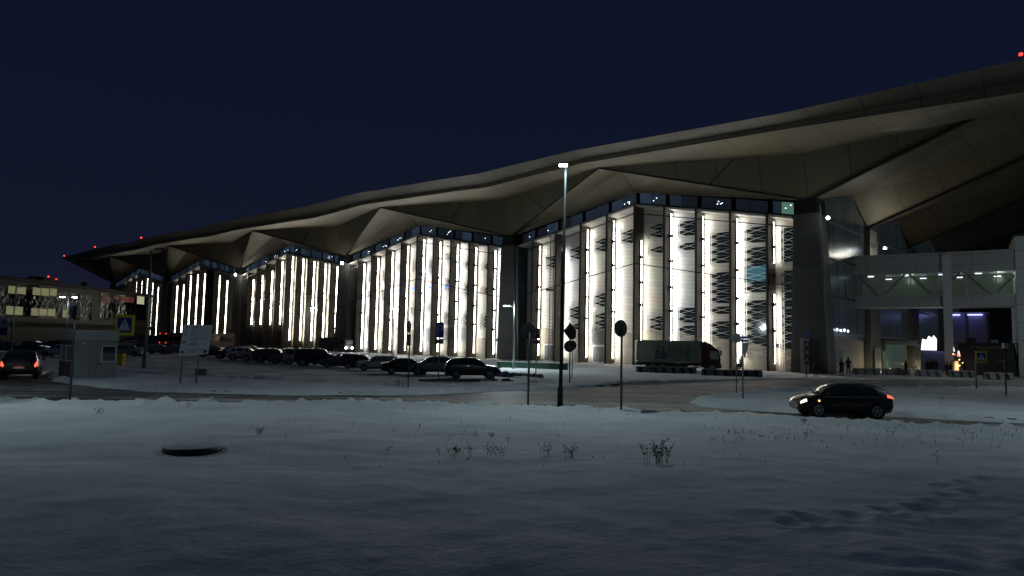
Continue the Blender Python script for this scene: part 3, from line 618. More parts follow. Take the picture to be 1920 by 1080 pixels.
for (a, c, u_, l_) in ((14, 30, 535, 551), (30, 47, 536, 552), (60, 76, 538, 554), (76, 91, 539, 555), (92, 105, 540, 555), (10, 25, 573, 590), (26, 41, 574, 591), (57, 71, 577, 592), (72, 87, 578, 592), (88, 102, 578, 593), (116, 126, 580, 595)):
    o_, A_, C_ = office_win('window', a, c, u_, l_, M_yel, .08)
    fr = MB(); fr.box((.16, A_.y - 120, (A_.z + C_.z) / 2), (.12, .12, abs(A_.z - C_.z))); fr.box((.16, (A_.y + C_.y) / 2 - 120, max(A_.z, C_.z)), (.12, abs(C_.y - A_.y), .12)); fr.build('frame', M_black, o_)
office_win('glazed_wall', 190, 272, 549, 600, M_mir, .02)
for (a, c, u_, l_) in ((192, 203, 553, 568), (214, 222, 554, 562), (226, 250, 555, 568)): office_win('window', a, c, u_, l_, mat('red_lit_window', (.3, .1, .06), .4, emit=(.7, .22, .14), es=.05) if a == 192 else bpy.data.materials['red_lit_window'], .09)
office_win('window', 257, 269, 555, 571, mat('pale_lit_window', (.5, .5, .4), .4, emit=(.8, .8, .5), es=.45), .09)
for q in range(8):
    a = at_x(196 + q * 9.5, 590, -112); MB().box((.16, a.y - 120, 8.6), (.1, .18, 4.2)).build('mullion', M_black, ob)
b_ = at_x(82, 519, -118); rr_ = thing('rooftop_unit', (-118, b_.y, 15), 0, 'small rooftop plant unit with red lamps on the dark office block', 'rooftop unit')
MB().box((0, 0, .9), (4, 6, 1.2)).build('housing', M_black, rr_); b = MB(); b.sphere((2.2, -1.5, 1.7), .22, 8, 5).sphere((2.2, 1.5, 1.3), .18, 8, 5); b.build('lens', M_red, rr_)
b_ = at_x(158, 533, -116); dm = thing('roof_dome', (-116, b_.y, 14.9), 0, 'small dome camera housing on the roof edge of the office block', 'roof dome')
MB().sphere((0, 0, .9), .9, 10, 6).build('dome', M_black, dm); MB().cyl((0, 0, 0), (0, 0, .5), 1.2, .9).build('base', M_steel, dm)

# ------------------------------------------------------------------ street lamps and poles
def lamp_post(base_px, h, label, arm=None, lit=300, r=.10, head=(.9, .32, .12), lean=(0, 0), head_z=None, group='street lamps around the car park', d_scale=1, yaw=0, mat_=None, soft=False):
    g = G(*base_px); z0 = hz(g.x, g.y) if g.y < 70 else 0
    L = thing('street_lamp', (g.x, g.y, z0 - .05), yaw, label, 'street lamp', group); mm = mat_ or M_steel
    MB().cyl((0, 0, 0), (lean[0], lean[1], h), r, r * .45, 10).build('pole', mm, L)
    MB().cyl((0, 0, 0), (0, 0, 1.1), r * 1.35, r * 1.3, 10).build('base_sleeve', mm, L)
    hz_ = head_z or h
    for ax in (arm or [0]):
        hx = lean[0] * hz_ / h + ax
        if ax: MB().bar((lean[0] * hz_ / h, 0, hz_ - .05), (hx, 0, hz_ + .1), .07).build('arm', mm, L)
        hd = MB().box((hx + (.0 if ax else -.12), 0, hz_ + .16), head).build('lamp_head', M_steeldk, L)
        if lit:
            MB().box((hx + (.0 if ax else -.12), 0, hz_ + .16 - head[2] / 2 - .03), (head[0] * .85, head[1] * .85, .05)).build('lens', M_spot, hd)
            if soft: lamp(L, (hx - .15, -.35, hz_ - .05), lit, (.73, .94, .96), .12, 'SPOT', 2.75)
            else: lamp(L, (hx, 0, hz_ - .25), lit, (.78, .94, .97), .2)
    return L
lamp_post((1050, 766), 11.3, 'tall slender street lamp with a bright flat white head in the middle of the verge', lit=1000, r=.095, head=(.42, .3, .05), lean=(.10, 0), mat_=M_matte, soft=True)
lamp_post((963, 694), 12.8, 'tall pale pole with a glowing lamp on a short arm by the green fence', arm=[-.9], head_z=6.7, lit=1800, r=.13, head=(.7, .4, .14))
lamp_post((736, 669), 8.0, 'street lamp with a glowing white head rising behind the white estate car', arm=[.25], lit=1200, r=.12, head=(1.0, .5, .16))
lamp_post((474, 650), 9.2, 'distant street lamp with a long arm glowing before the third bay', arm=[-2.0], lit=900, r=.14, head=(1.2, .6, .2))
lamp_post((580, 657), 9.6, 'distant glowing street lamp between the second and third bays', arm=[.3], lit=400, r=.10, head=(1.1, .6, .2))
lamp_post((20, 668), 8.3, 'unlit street lamp with a curved arm above the blue pickup', arm=[2.1], lit=0, r=.10, head=(1.6, .3, .12))
lamp_post((121, 660), 8.2, 'double headed glowing street lamp rising behind the grey booth', arm=[-.9, .9], lit=60, r=.09, head=(.7, .35, .12))
lamp_post((270, 690), 10.5, 'tall unlit lamp pole beside the yellow bin', arm=[.8], lit=0, r=.15, head=(.9, .3, .12), mat_=M_steel)

lamp_post((-260, 772), 11, 'tall slender street lamp added beyond the left edge to light the near snow', lit=1450, r=.11, head=(.42, .3, .05), mat_=M_matte, soft=True)  # unseen post, added to brighten the snow on the left
lamp_post((2140, 800), 11, 'tall slender street lamp added beyond the right edge to light the near snow', lit=900, r=.11, head=(.42, .3, .05), mat_=M_matte, soft=True)  # its unseen counterpart, added for the snow on the right

pl = lamp_post((2000, 722), 10, 'street lamp added beyond the right edge of the view to light the plaza', arm=[-.8], lit=1000, r=.11, head=(.8, .3, .12))  # another added lamp out of view, lights bridge, column and plaza

# ------------------------------------------------------------------ signs
M_sign_grey = mat('grey_sign_face', (.33, .36, .37), .5, var=.1)
def post_thing(name, px, label, cat, group=None, yaw=0, h=3, r=.035, m=None, zoff=0):
    g = G(*px); L = thing(name, (g.x, g.y, hz(g.x, g.y) - .05 if g.y < 80 else 0), yaw, label, cat, group)
    MB().cyl((0, 0, 0), (0, 0, h), r, r, 8).build('post', m or M_steel, L); return L
def disc(b, c, r, t=.03, sx=1, n=28):
    P = [(c[0] + sx * r * math.cos(2 * PI * k / n), c[1], c[2] + r * math.sin(2 * PI * k / n)) for k in range(n)]; return b.prism(P, (0, t, 0))
for px, lab, yw in (((990, 765), 'round sign seen from behind on a thin post, left of the tall lamp', .55), ((1164.5, 774), 'round sign seen from behind on a thin post, right of the tall lamp', .62)):
    L = post_thing('road_sign', px, lab, 'road sign', 'round signs seen from behind', yaw=yw, h=3.55, r=.05, m=M_steeldk)
    disc(MB(), (0, .05, 3.6), .38).build('disc', M_signback, L); MB().box((0, .03, 3.6), (.5, .03, .06)).build('bracket', M_steeldk, L); MB().box((.03, .03, 3.6), (.06, .03, .4)).build('bracket', M_steeldk, L)
# diamond with two discs
L = post_thing('road_sign', (1068, 721), 'diamond shaped sign above a round one, both seen from behind', 'road sign', yaw=.3, h=4.2, r=.05, m=M_steeldk)
b = MB(); b.prism([(-.52, .05, 3.75), (0, .05, 3.1), (.52, .05, 3.75), (0, .05, 4.35)], (0, .03, 0)); b.build('diamond', M_signback, L); disc(MB(), (-.03, .05, 2.65), .42).build('disc', M_signback, L)
L = post_thing('road_sign', (1072.5, 711), 'small dark round sign on a thin post half hidden by the diamond sign', 'road sign', yaw=.3, h=3.6, r=.04, m=M_steeldk)
disc(MB(), (0, .05, 3.5), .33).build('disc', M_signback, L); disc(MB(), (0, .05, 2.7), .4).build('disc', M_signback, L)
# edge-on signs
L = post_thing('road_sign', (130, 760), 'thin post with a narrow sign seen edge on before the booth', 'road sign', yaw=1.50, h=3.9, r=.045, m=M_steeldk)
disc(MB(), (0, .05, 3.7), .35).build('disc', M_signback, L)
L = post_thing('road_sign', (765, 730), 'thin post with tall signs seen edge on before the dark parked saloon', 'road sign', yaw=1.38, h=3.9, r=.045, m=M_steeldk)
disc(MB(), (0, .05, 3.7), .36).build('disc', M_signback, L); MB().box((0, .06, 2.9), (.7, .04, .7)).build('plate', M_signback, L)
# parking signs
def letter_P(b, x, y, z, s, t=.012):
    b.prism([(x - .3 * s, y, z - .5 * s), (x - .12 * s, y, z - .5 * s), (x - .12 * s, y, z + .5 * s), (x - .3 * s, y, z + .5 * s)], (0, -t, 0))
    n = 10; o_ = [(x - .12 * s + 0 * s, y, z + .5 * s)]
    outr = [(x + .08 * s + .26 * s * math.cos(a), y, z + .22 * s + .28 * s * math.sin(a)) for a in np.linspace(PI / 2, -PI / 2, n)]
    inr = [(x + .06 * s + .10 * s * math.cos(a), y, z + .22 * s + .13 * s * math.sin(a)) for a in np.linspace(-PI / 2, PI / 2, n)]
    for k in range(n - 1): b.prism([outr[k], outr[k + 1], inr[n - 2 - k], inr[n - 1 - k]], (0, -t, 0))
    b.prism([(x - .12 * s, y, z + .5 * s), outr[0], inr[-1], (x - .12 * s, y, z + .35 * s)], (0, -t, 0)); b.prism([(x - .12 * s, y, z - .06 * s), outr[-1], inr[0], (x - .12 * s, y, z + .09 * s)], (0, -t, 0))
for px, lab in (((822, 714), 'blue parking sign with a small plate standing by the silver crossover'), ((1004.5, 711), 'blue parking sign with a small plate standing before the green fence')):
    hh = 4.45 if px[0] < 900 else 4.0
    L = post_thing('parking_sign', px, lab, 'parking sign', 'parking signs', yaw=-.15, h=hh, r=.04)
    w_, h_ = (.62, 1.15) if px[0] < 900 else (.48, .82)
    pn = MB().box((0, -.06, hh - h_ / 2), (w_, .03, h_)).build('panel', M_blue if px[0] < 900 else mat('sign_dark_blue', (.01, .015, .05), .5), L)
    b = MB(); letter_P(b, .02, -.078, hh - h_ / 2, h_ * .66); b.build('letter', mat('sign_letter_pale', (.30, .36, .60), .5) if px[0] < 900 else M_sign_grey, pn)
    p2 = MB().box((0, -.06, hh - h_ - .26), (w_ * 1.02, .03, .36)).build('lower_plate', M_signback, L)
    MB().box((0, -.08, hh - h_ - .17), (w_ * .8, .01, .05)).build('stripe', M_white, p2)
# crossing signs with walking figure
def cross_sign(px, h, lab, sz, yaw):
    L = post_thing('pedestrian_sign', px, lab, 'crossing sign', 'pedestrian crossing signs', yaw=yaw, h=h, r=.05)
    cx = sz * .44; cz = h - sz / 2
    bd = MB().box((cx, -.07, cz), (sz, .03, sz * .98)).build('border', M_lime, L)
    MB().box((cx, -.09, cz), (sz * .72, .012, sz * .72)).build('panel', M_blue, L)
    tri_ = MB(); tri_.prism([(cx - sz * .33, -.097, cz - sz * .27), (cx + sz * .33, -.097, cz - sz * .27), (cx, -.097, cz + sz * .32)], (0, -.006, 0)); tr_ = tri_.build('triangle', M_white, L)
    fg = MB(); u = sz; y = -.104
    def seg(x0, z0, x1, z1, w_=.035): fg.bar((cx + x0 * u, y, cz + z0 * u), (cx + x1 * u, y, cz + z1 * u), .006 if False else w_ * u, .008)
    disc(fg, (cx + .01 * u, y - .004, cz + .17 * u), .03 * u, .008)
    for a in ((.0, .13, -.015, -.03, .07), (-.015, -.03, .06, -.15, .045), (.06, -.15, .08, -.25, .04), (-.015, -.03, -.07, -.15, .045), (-.07, -.15, -.13, -.24, .04), (0, .11, .09, .02, .03), (0, .11, -.08, .03, .03)): seg(*a)
    fg.build('walking_figure', M_black, tr_)
    zb = MB()
    for q in range(4): zb.box((cx + (-.24 + q * .16) * u, y, cz - .25 * u), (.05 * u, .008, .05 * u))
    zb.build('stripes', M_black, tr_)
cross_sign((213, 707), 4.25, 'yellow bordered pedestrian crossing sign beside the grey booth', 1.42, -.12)
cross_sign((1831, 731), 2.95, 'yellow bordered pedestrian crossing sign before the black kiosk', .92, .05)
# tall post with small box at the far right
L = post_thing('camera_post', (1887, 744), 'thin dark post with a small pale box on top at the far right', 'camera post', h=3.4, r=.05, m=M_steeldk); MB().box((-.03, -.08, 3.35), (.28, .22, .34)).build('box', M_sign_grey, L)
# grey disc and inverted triangle beside the island
L = post_thing('road_sign', (1381, 744), 'pale grey round sign back facing the camera on the snowy island', 'road sign', yaw=-.1, h=3.25, r=.035); disc(MB(), (-.02, -.06, 3.35), .30).build('disc', M_sign_grey, L)
L = post_thing('road_sign', (1393, 751), 'blue direction plates over a grey inverted triangle on a post', 'road sign', yaw=-.15, h=3.6, r=.05)
b = MB(); b.prism([(-.06, -.06, 3.15), (.34, -.06, 3.15), (.10, -.06, 2.2)], (0, .03, 0)); b.build('triangle', M_sign_grey, L)
for q in range(2): MB().box((.09, -.09, 3.42 - .17 * q), (.42, .03, .13)).build('plate', M_blue, L)
# chevron marker at pier
L = post_thing('chevron_marker', (1512, 711), 'dark post with a blue round sign over white upward chevrons by the pier', 'marker sign', yaw=.5, h=4.6, r=.05, m=M_steeldk)
disc(MB(), (0, -.06, 4.15), .44).build('disc', M_blue, L)
ch = MB()
for q in range(3):
    z = 3.25 - q * .72
    for sgn in (-1, 1): ch.prism([(0, -.08, z + .15), (sgn * .32, -.08, z - .25), (sgn * .32, -.08, z - .45), (0, -.08, z - .05)], (0, .02, 0))
ch.build('chevrons', mat('chevron_grey', (.35, .36, .37), .5), L); MB().box((0, -.05, 2.4), (.75, .02, 2.2)).build('plate', M_black, L)
# information board
g0 = G(337, 722); g1 = G(360, 719.5)
L = thing('information_board', (g0.x, g0.y, hz(g0.x, g0.y) - .05), math.atan2(g1.y - g0.y, g1.x - g0.x) * .35 + .0, 'white parking information board on two steel posts in the snow', 'information board')
dx = (g1 - g0).length
for x in (0, .88): MB().cyl((x, 0, 0), (x + .13, 0, 3.2), .05, .05, 8).build('post', M_steel, L)
b = MB(); b.prism([(-.16, -.07, 1.72), (1.45, -.07, 1.80), (1.62, -.07, 3.55), (.05, -.07, 3.55)], (0, .05, 0)); pnl = b.build('panel', mat('board_white', (.62, .66, .68), .5), L)
tx = MB()
def brow(u0, u1, v, hgt):
    def q(u, v): return (-.16 + 1.61 * u + (.21 - .04 * u) * v, -.078, 1.72 + .08 * u * (1 - v) + 1.83 * v)
    a = u0
    while a < u1 - .01:
        wv = random.uniform(.012, .03); tx.quad(q(a, v), q(min(a + wv, u1), v), q(min(a + wv, u1), v + hgt), q(a, v + hgt)); a += wv + .007
for u0, u1, v in ((.28, .50, .90), (.28, .42, .82), (.28, .42, .72), (.28, .48, .65), (.28, .78, .53), (.28, .56, .46), (.28, .56, .37), (.28, .62, .31), (.26, .80, .14), (.28, .62, .07)): brow(u0, u1, v, .026)
brow(.02, .98, .215, .006)
tx.build('text', M_steeldk, pnl)
ic = MB()
for v in (.9, .82, .72, .65): ic.box((.02 + .21 * v, -.078, 1.74 + 1.83 * v), (.13, .006, .06))
ic.box((.0 + .1, -.078, 2.5), (.15, .006, .12)); ic.box((.02, -.078, 1.90), (.2, .006, .14)); disc(ic, (1.27, -.085, 1.96), .11, .006); ic.build('pictograms', mat('board_blue', (.05, .06, .15), .5), pnl)
# direction arrow sign at the far left edge
g = G(2, 668); L = thing('direction_sign', (g.x, g.y, 0), 0, 'white direction sign with a black right arrow at the left edge of the photo', 'direction sign')
for x in (-2.6, .1): MB().cyl((x, 0, 0), (x, 0, 4.6), .06).build('post', M_steel, L)
pnl = MB().box((-1.1, -.1, 3.95), (3.4, .05, 1.0)).build('panel', mat('arrow_panel', (.45, .48, .5), .5), L)
ar = MB(); ar.bar((-.6, -.14, 3.95), (.3, -.14, 3.95), .12, .02); ar.bar((.0, -.14, 4.2), (.35, -.14, 3.95), .02, .12); ar.bar((.0, -.14, 3.7), (.35, -.14, 3.95), .02, .12); ar.build('arrow', M_black, pnl)
MB().box((-1.1, -.1, 2.9), (3.4, .05, .9)).build('lower_panel', mat('sign_navy', (.01, .02, .12), .5), L)

# ------------------------------------------------------------------ booth, bin, small street things
g = G(150, 711); L = thing('guard_booth', (-27.3, 43.0, .0), .93, 'small grey guard booth with a flat roof, a white framed window and a door', 'booth')
M_booth = brick_panel('booth_grey', (.36, .38, .36), (.34, .36, .345), (.11, .12, .115), .9, 8, .01, .5, swap=(0, 2))
BW, BD, BH = 2.5, 2.3, 2.45
MB().box((BW / 2, BD / 2, BH / 2 + .05), (BW, BD, BH)).build('body', M_booth, L, bevel=.015)
rf = MB().box((BW / 2, BD / 2, BH + .33), (BW + .12, BD + .12, .56)).build('roof', mat('booth_roof', (.42, .44, .42), .5), L, bevel=.02)
MB().box((BW / 2, BD / 2, BH + .64), (BW + .08, BD + .1, .05)).build('snow_layer', M_snow, rf)
dr = MB().box((1.88, -.03, 1.05), (1.15, .05, 2.05)).build('door', M_booth, L); fr = MB()
for a, c in (((1.55, -.07, 1.15), (1.55, -.07, 2.15)), ((2.4, -.07, 1.15), (2.4, -.07, 2.15)), ((1.52, -.07, 1.15), (2.43, -.07, 1.15)), ((1.52, -.07, 2.15), (2.43, -.07, 2.15))): fr.bar(a, c, .06)
fr.build('frame', M_white, dr); MB().box((1.975, -.062, 1.65), (.8, .02, .95)).build('pane', M_carglass, dr); MB().box((1.45, -.09, 1.02), (.12, .06, .04)).build('handle', M_black, dr)
wd = MB()
for a, c in (((-.03, .25, 1.2), (-.03, .25, 2.15)), ((-.03, 2.0, 1.2), (-.03, 2.0, 2.15)), ((-.03, .22, 1.2), (-.03, 2.03, 1.2)), ((-.03, .22, 2.15), (-.03, 2.03, 2.15)), ((-.03, 1.2, 1.2), (-.03, 1.2, 2.15))): wd.bar(a, c, .05)
wd = wd.build('window', M_white, L); MB().box((-.015, 1.12, 1.67), (.02, 1.7, .9)).build('pane', M_carglass_frost, wd)
MB().box((.45, -.04, 2.3), (.12, .08, .1)).build('lamp', M_white, L)
g = G(227, 685); L = thing('waste_bin', (g.x, g.y, -.01), -.1, 'bright yellow upright bin standing in the snow by the booth', 'bin')
MB().box((0, 0, .5), (.52, .5, .95)).build('body', mat('yellow_plastic', (.62, .50, .01), .5, var=.15), L, bevel=.04); MB().box((0, 0, 1.03), (.58, .56, .12)).build('lid', mat('yellow_lid', (.75, .66, .03), .5), L, bevel=.03)
g = G(378, 706); L = thing('utility_box', (g.x, g.y, hz(g.x, g.y) - .03), .1, 'small grey green utility box half sunk in snow beside the information board', 'utility box')
MB().box((0, 0, .25), (.78, .5, .5)).build('body', mat('box_green', (.10, .13, .12), .7), L, bevel=.02); MB().box((0, 0, .52), (.84, .56, .05)).build('lid', M_snow, L)
g = G(62, 663); L = thing('plastic_crate', (g.x, g.y, 0), .1, 'pale grey box on the snow under the blue pickup', 'box'); MB().box((0, 0, .3), (.65, .5, .6)).build('body', M_sign_grey, L, bevel=.02); MB().box((0, 0, .62), (.7, .55, .06)).build('lid', M_snow, L)
# manhole ring
g = G(361, 847); z = hz(g.x, g.y); L = thing('manhole_cover', (g.x, g.y, z - .04), 0, 'round black concrete manhole ring capped with snow in the foreground', 'manhole cover')
MB().cyl((0, 0, 0), (0, 0, .18), .70, .70, 40).build('ring', M_black, L, bevel=.0)
P = [[(r * math.cos(a), r * math.sin(a), 0.181 + .09 * (1 - (r / .70) ** 4) + .015 * math.sin(3 * a) * (r > .2) * (r < .6)) for a in np.linspace(0, 2 * PI, 33)] for r in (0.001, .2, .4, .55, .64, .70)]
MB().grid(P).build('snow_cap', M_snow, L)
# green low fence
g0 = G(933, 691); g1 = G(1064, 696); L = thing('low_fence', (g0.x, g0.y, 0), math.atan2(g1.y - g0.y, g1.x - g0.x), 'low dark green hoarding standing in the snow behind the parking signs', 'fence')
fl = (g1 - g0).length; MB().box((fl / 2, 0, .4), (fl, .06, .75)).build('panel', mat('hoarding_green', (.012, .06, .035), .6, var=.3), L); MB().box((fl / 2, 0, .80), (fl, .12, .05)).build('top_rail', M_snow, L)
for q in range(5): MB().box((fl * q / 4, -.08, .4), (.08, .08, .8)).build('post', M_steeldk, L)
# kerb side lumps of snow
def lump(px, r, lab, m=M_snowlump, grp='ploughed snow lumps by the road'):
    g = G(*px); b = MB(); P = []
    sd = random.random() * 50
    for a in range(7):
        row = []
        for c in range(13):
            v = Vector((math.sin(PI * a / 6) * math.cos(2 * PI * (c % 12) / 12), math.sin(PI * a / 6) * math.sin(2 * PI * (c % 12) / 12), math.cos(PI * a / 6)))
            row.append(v * r * (1 + .5 * noise.noise(v * 1.7 + Vector((sd, 0, 0)))))
        P.append(row)
    b.grid([[(q.x * 1.3, q.y, q.z * .8) for q in row] for row in P]); o = b.build('snow_lump', m); o.location = (g.x, g.y, hz(g.x, g.y) + r * .25); return tag(o, lab, 'snow lump', grp)
lump((386, 756), .34, 'largest rounded lump of ploughed snow at the end of the ridge'); lump((362, 759), .2, 'jagged snow lump in the middle of the ploughed ridge'); lump((345, 758), .22, 'second snow lump in the ploughed ridge left of the biggest one'); lump((318, 758), .2, 'snow lump at the left part of the ploughed ridge')
lump((137, 756), .28, 'snow lump at the foot of the thin post by the road'); lump((1081, 762), .22, 'snow lump on the verge just right of the tall lamp'); lump((1117, 766), .18, 'snow lump on the verge left of the right round sign')
for x, y, r in ((927, 713, .17), (949, 714, .3), (960, 714, .16)): lump((x, y), r, {927: 'dark clod right beside the dark parked four by four', 949: 'biggest dark clod on the ground before the green fence', 960: 'smallest dark clod on the ground before the green fence'}[x], M_concdk, 'dark clods by the parked cars')
# long low heap of grey clods
b = MB(); rg = random.Random(5)
for q in range(120):
    t = rg.random(); g = G(930 + 85 * t, 704 + 6 * t + rg.uniform(-2.5, 1.5)); b.sphere((g.x, g.y, .05 + rg.random() * .12), rg.uniform(.1, .26), 6, 4, (1.2, 1, .8))
o = b.build('rubble_heap', mat('grey_snow_clods', (.16, .17, .19), .9, var=.4, vscale=5)); tag(o, 'long low heap of grey frozen clods before the green hoarding', 'rubble', kind='stuff')
# concrete barriers with stripes
M_barr = mat('dirty_barrier_concrete', (.26, .25, .23), .85, var=.4, vscale=3)
def barrier(px, L_, yaw, lab):
    g = G(*px); B = thing('concrete_barrier', (g.x, g.y, -.02), yaw, lab, 'concrete barrier', 'striped concrete barriers before the terminal')
    b = MB(); b.prism([(-L_ / 2, -.22, 0), (-L_ / 2, .22, 0), (-L_ / 2, .13, .30), (-L_ / 2, .09, .72), (-L_ / 2, -.09, .72), (-L_ / 2, -.13, .30)], (L_, 0, 0)); b.build('body', M_barr, B)
    n = max(2, int(L_ / .85))
    for q in range(n):
        x = -L_ / 2 + (q + .3) * L_ / n; s_ = MB(); s_.prism([(x, -.245, .02), (x + .32, -.245, .02), (x + .14, -.115, .68), (x - .18, -.115, .68)], (0, -.012, 0)); s_.build('stripe', M_black, B)
    MB().box((0, 0, .745), (L_, .16, .03)).build('snow_layer', M_snowlump, B)
ya = TA * .45
barrier((1215, 700), 2.4, -.12, 'striped barrier under the rear of the truck, leftmost of the row'); barrier((1247, 701), 2.6, -.12, 'striped barrier second from the left under the truck body'); barrier((1281, 702), 2.6, -.12, 'striped barrier under the truck just behind its cab')
barrier((1334, 706), 1.9, -.12, 'short striped barrier beside the front of the truck cab'); barrier((1391, 708), 3.8, -.12, 'longest striped barrier behind the pale round sign')
barrier((1624, 702), 3.0, -.12, 'striped barrier right of the two dark figures by the pier'); barrier((1680, 703), 3.0, -.12, 'striped barrier before the glass entrance, left of the walker'); barrier((1741, 706), 2.8, -.12, 'striped barrier in front of the group of people'); barrier((1803, 707), 2.7, -.12, 'striped barrier left of the black kiosk'); barrier((1872, 712), 2.9, -.12, 'striped barrier in front of the black kiosk')
# ladder mast on the facade
L = thing('lattice_ladder', TW(-14.6, -.9), TA, 'narrow steel access ladder standing against the facade behind the tall lamp', 'ladder')
b = MB()
for x in (-.35, .35): b.bar((x, 0, 0), (x, 0, 20), .08)
b.build('rail', M_steeldk, L); b = MB()
for q in range(38): b.bar((-.35, 0, .5 + q * .5), (.35, 0, .5 + q * .5), .05)
b.build('rungs', M_steeldk, L)
MB().box((0, -.2, 16.3), (1.6, 1.0, .15)).build('platform', M_steeldk, L); MB().bar((-.8, -.6, 20), (.1, 0, 21.3), .12).build('arm', M_steeldk, L); MB().box((0, -.2, 11.2), (1.4, .8, .3)).build('platform', M_steeldk, L)

# ------------------------------------------------------------------ vehicles
# station: x, z_bottom, z_belt, z_top, half width, roof half width
KINDS = {
 'hatch': dict(st=[(-2.12, .48, .62, .68, .66, .5), (-2.06, .32, .90, .98, .80, .62), (-1.80, .24, .96, 1.24, .86, .60), (-1.45, .20, .98, 1.38, .87, .58), (-.7, .18, .97, 1.46, .88, .59), (.1, .18, .95, 1.45, .88, .59), (.55, .18, .94, 1.33, .88, .60), (1.18, .18, .91, .98, .88, .72), (1.65, .20, .80, .87, .86, .68), (1.98, .26, .66, .72, .78, .58), (2.13, .38, .52, .58, .62, .46)],
   ws=(.55, 1.16), rw=(-1.98, -1.55), win=[(-1.5, -.75, .15), (-.68, .10, .08), (.18, .98, .0)], wheels=(1.32, -1.28), r=.32),
 'sedan': dict(st=[(-2.3, .45, .70, .78, .70, .55), (-2.2, .28, .90, .98, .82, .66), (-1.6, .22, .95, 1.04, .87, .66), (-1.2, .2, .96, 1.30, .88, .60), (-.6, .18, .96, 1.42, .88, .58), (.2, .18, .94, 1.42, .88, .58), (.6, .18, .92, 1.28, .88, .60), (1.15, .18, .90, .97, .88, .70), (1.8, .2, .78, .84, .86, .66), (2.15, .28, .66, .72, .76, .56), (2.28, .4, .55, .6, .62, .46)],
   ws=(.6, 1.13), rw=(-1.62, -1.05), win=[(-1.2, -.62, .1), (-.52, .16, .05), (.22, .95, .0)], wheels=(1.40, -1.35), r=.32),
 'wagon': dict(st=[(-2.1, .42, .70, .80, .70, .58), (-2.04, .28, .92, 1.05, .80, .64), (-1.85, .24, .94, 1.36, .82, .62), (-1.4, .2, .94, 1.43, .83, .61), (-.5, .18, .93, 1.44, .83, .60), (.2, .18, .92, 1.42, .83, .59), (.55, .18, .91, 1.30, .83, .60), (1.0, .18, .89, .96, .83, .70), (1.7, .2, .82, .88, .82, .70), (2.0, .28, .76, .82, .78, .66), (2.08, .4, .60, .68, .72, .6)],
   ws=(.52, .98), rw=(-2.02, -1.78), win=[(-1.75, -1.05, .08), (-.98, -.3, .02), (-.22, .80, .0)], wheels=(1.3, -1.2), r=.30),
 'suv': dict(st=[(-2.3, .55, .78, .85, .72, .6), (-2.22, .38, 1.02, 1.14, .86, .68), (-1.95, .32, 1.08, 1.46, .92, .66), (-1.4, .28, 1.09, 1.64, .94, .65), (-.5, .26, 1.08, 1.69, .94, .66), (.2, .26, 1.06, 1.67, .94, .65), (.6, .26, 1.05, 1.52, .94, .67), (1.15, .26, 1.03, 1.12, .94, .78), (1.8, .28, .95, 1.03, .92, .76), (2.15, .34, .82, .90, .86, .68), (2.3, .46, .66, .74, .72, .58)],
   ws=(.6, 1.12), rw=(-2.14, -1.7), win=[(-1.75, -1.05, .12), (-.95, -.05, .04), (.04, .95, .0)], wheels=(1.42, -1.38), r=.37),
 'pickup': dict(st=[(-2.6, .55, .95, 1.02, .86, .8), (-2.5, .45, 1.08, 1.12, .90, .84), (-1.0, .4, 1.10, 1.14, .92, .84), (-.9, .36, 1.10, 1.40, .92, .68), (-.6, .34, 1.10, 1.76, .92, .66), (.5, .34, 1.08, 1.76, .92, .66), (.95, .34, 1.06, 1.58, .92, .68), (1.45, .34, 1.04, 1.14, .92, .80), (2.1, .36, .98, 1.06, .90, .78), (2.5, .42, .86, .94, .84, .7), (2.62, .52, .7, .78, .74, .6)],
   ws=(.95, 1.42), rw=(-.98, -.62), win=[(-.62, .05, .06), (.14, 1.2, .0)], wheels=(1.6, -1.55), r=.40),
 'van': dict(st=[(-2.5, .5, 1.0, 1.1, .82, .74), (-2.44, .35, 1.15, 1.85, .92, .76), (-2.1, .3, 1.16, 2.0, .95, .78), (0, .28, 1.15, 2.02, .95, .79), (1.1, .28, 1.13, 1.96, .95, .77), (1.5, .28, 1.12, 1.72, .95, .76), (1.95, .28, 1.08, 1.2, .94, .8), (2.3, .34, .95, 1.05, .88, .72), (2.48, .46, .7, .8, .76, .6)],
   ws=(1.45, 1.93), rw=(-2.47, -2.3), win=[(-2.0, -.9, .02), (-.8, .35, 0), (.5, 1.7, 0)], wheels=(1.65, -1.5), r=.35),
}
def catm(tb, x):
    xs = [q[0] for q in tb]; x = min(max(x, xs[0]), xs[-1]); i = max(0, min(len(xs) - 2, int(np.searchsorted(xs, x, 'right')) - 1))
    h = xs[i + 1] - xs[i]; t = (x - xs[i]) / h; R = []
    for c in range(1, 6):
        y0, y1 = tb[i][c], tb[i + 1][c]; d = (y1 - y0) / h
        dm = (tb[i][c] - tb[i - 1][c]) / (xs[i] - xs[i - 1]) if i > 0 else d
        dp = (tb[i + 2][c] - tb[i + 1][c]) / (xs[i + 2] - xs[i + 1]) if i < len(xs) - 2 else d
        m0 = 0 if dm * d <= 0 else 2 * dm * d / (dm + d); m1 = 0 if dp * d <= 0 else 2 * dp * d / (dp + d)
        R.append((2 * t ** 3 - 3 * t * t + 1) * y0 + (t ** 3 - 2 * t * t + t) * h * m0 + (-2 * t ** 3 + 3 * t * t) * y1 + (t ** 3 - t * t) * h * m1)
    return R
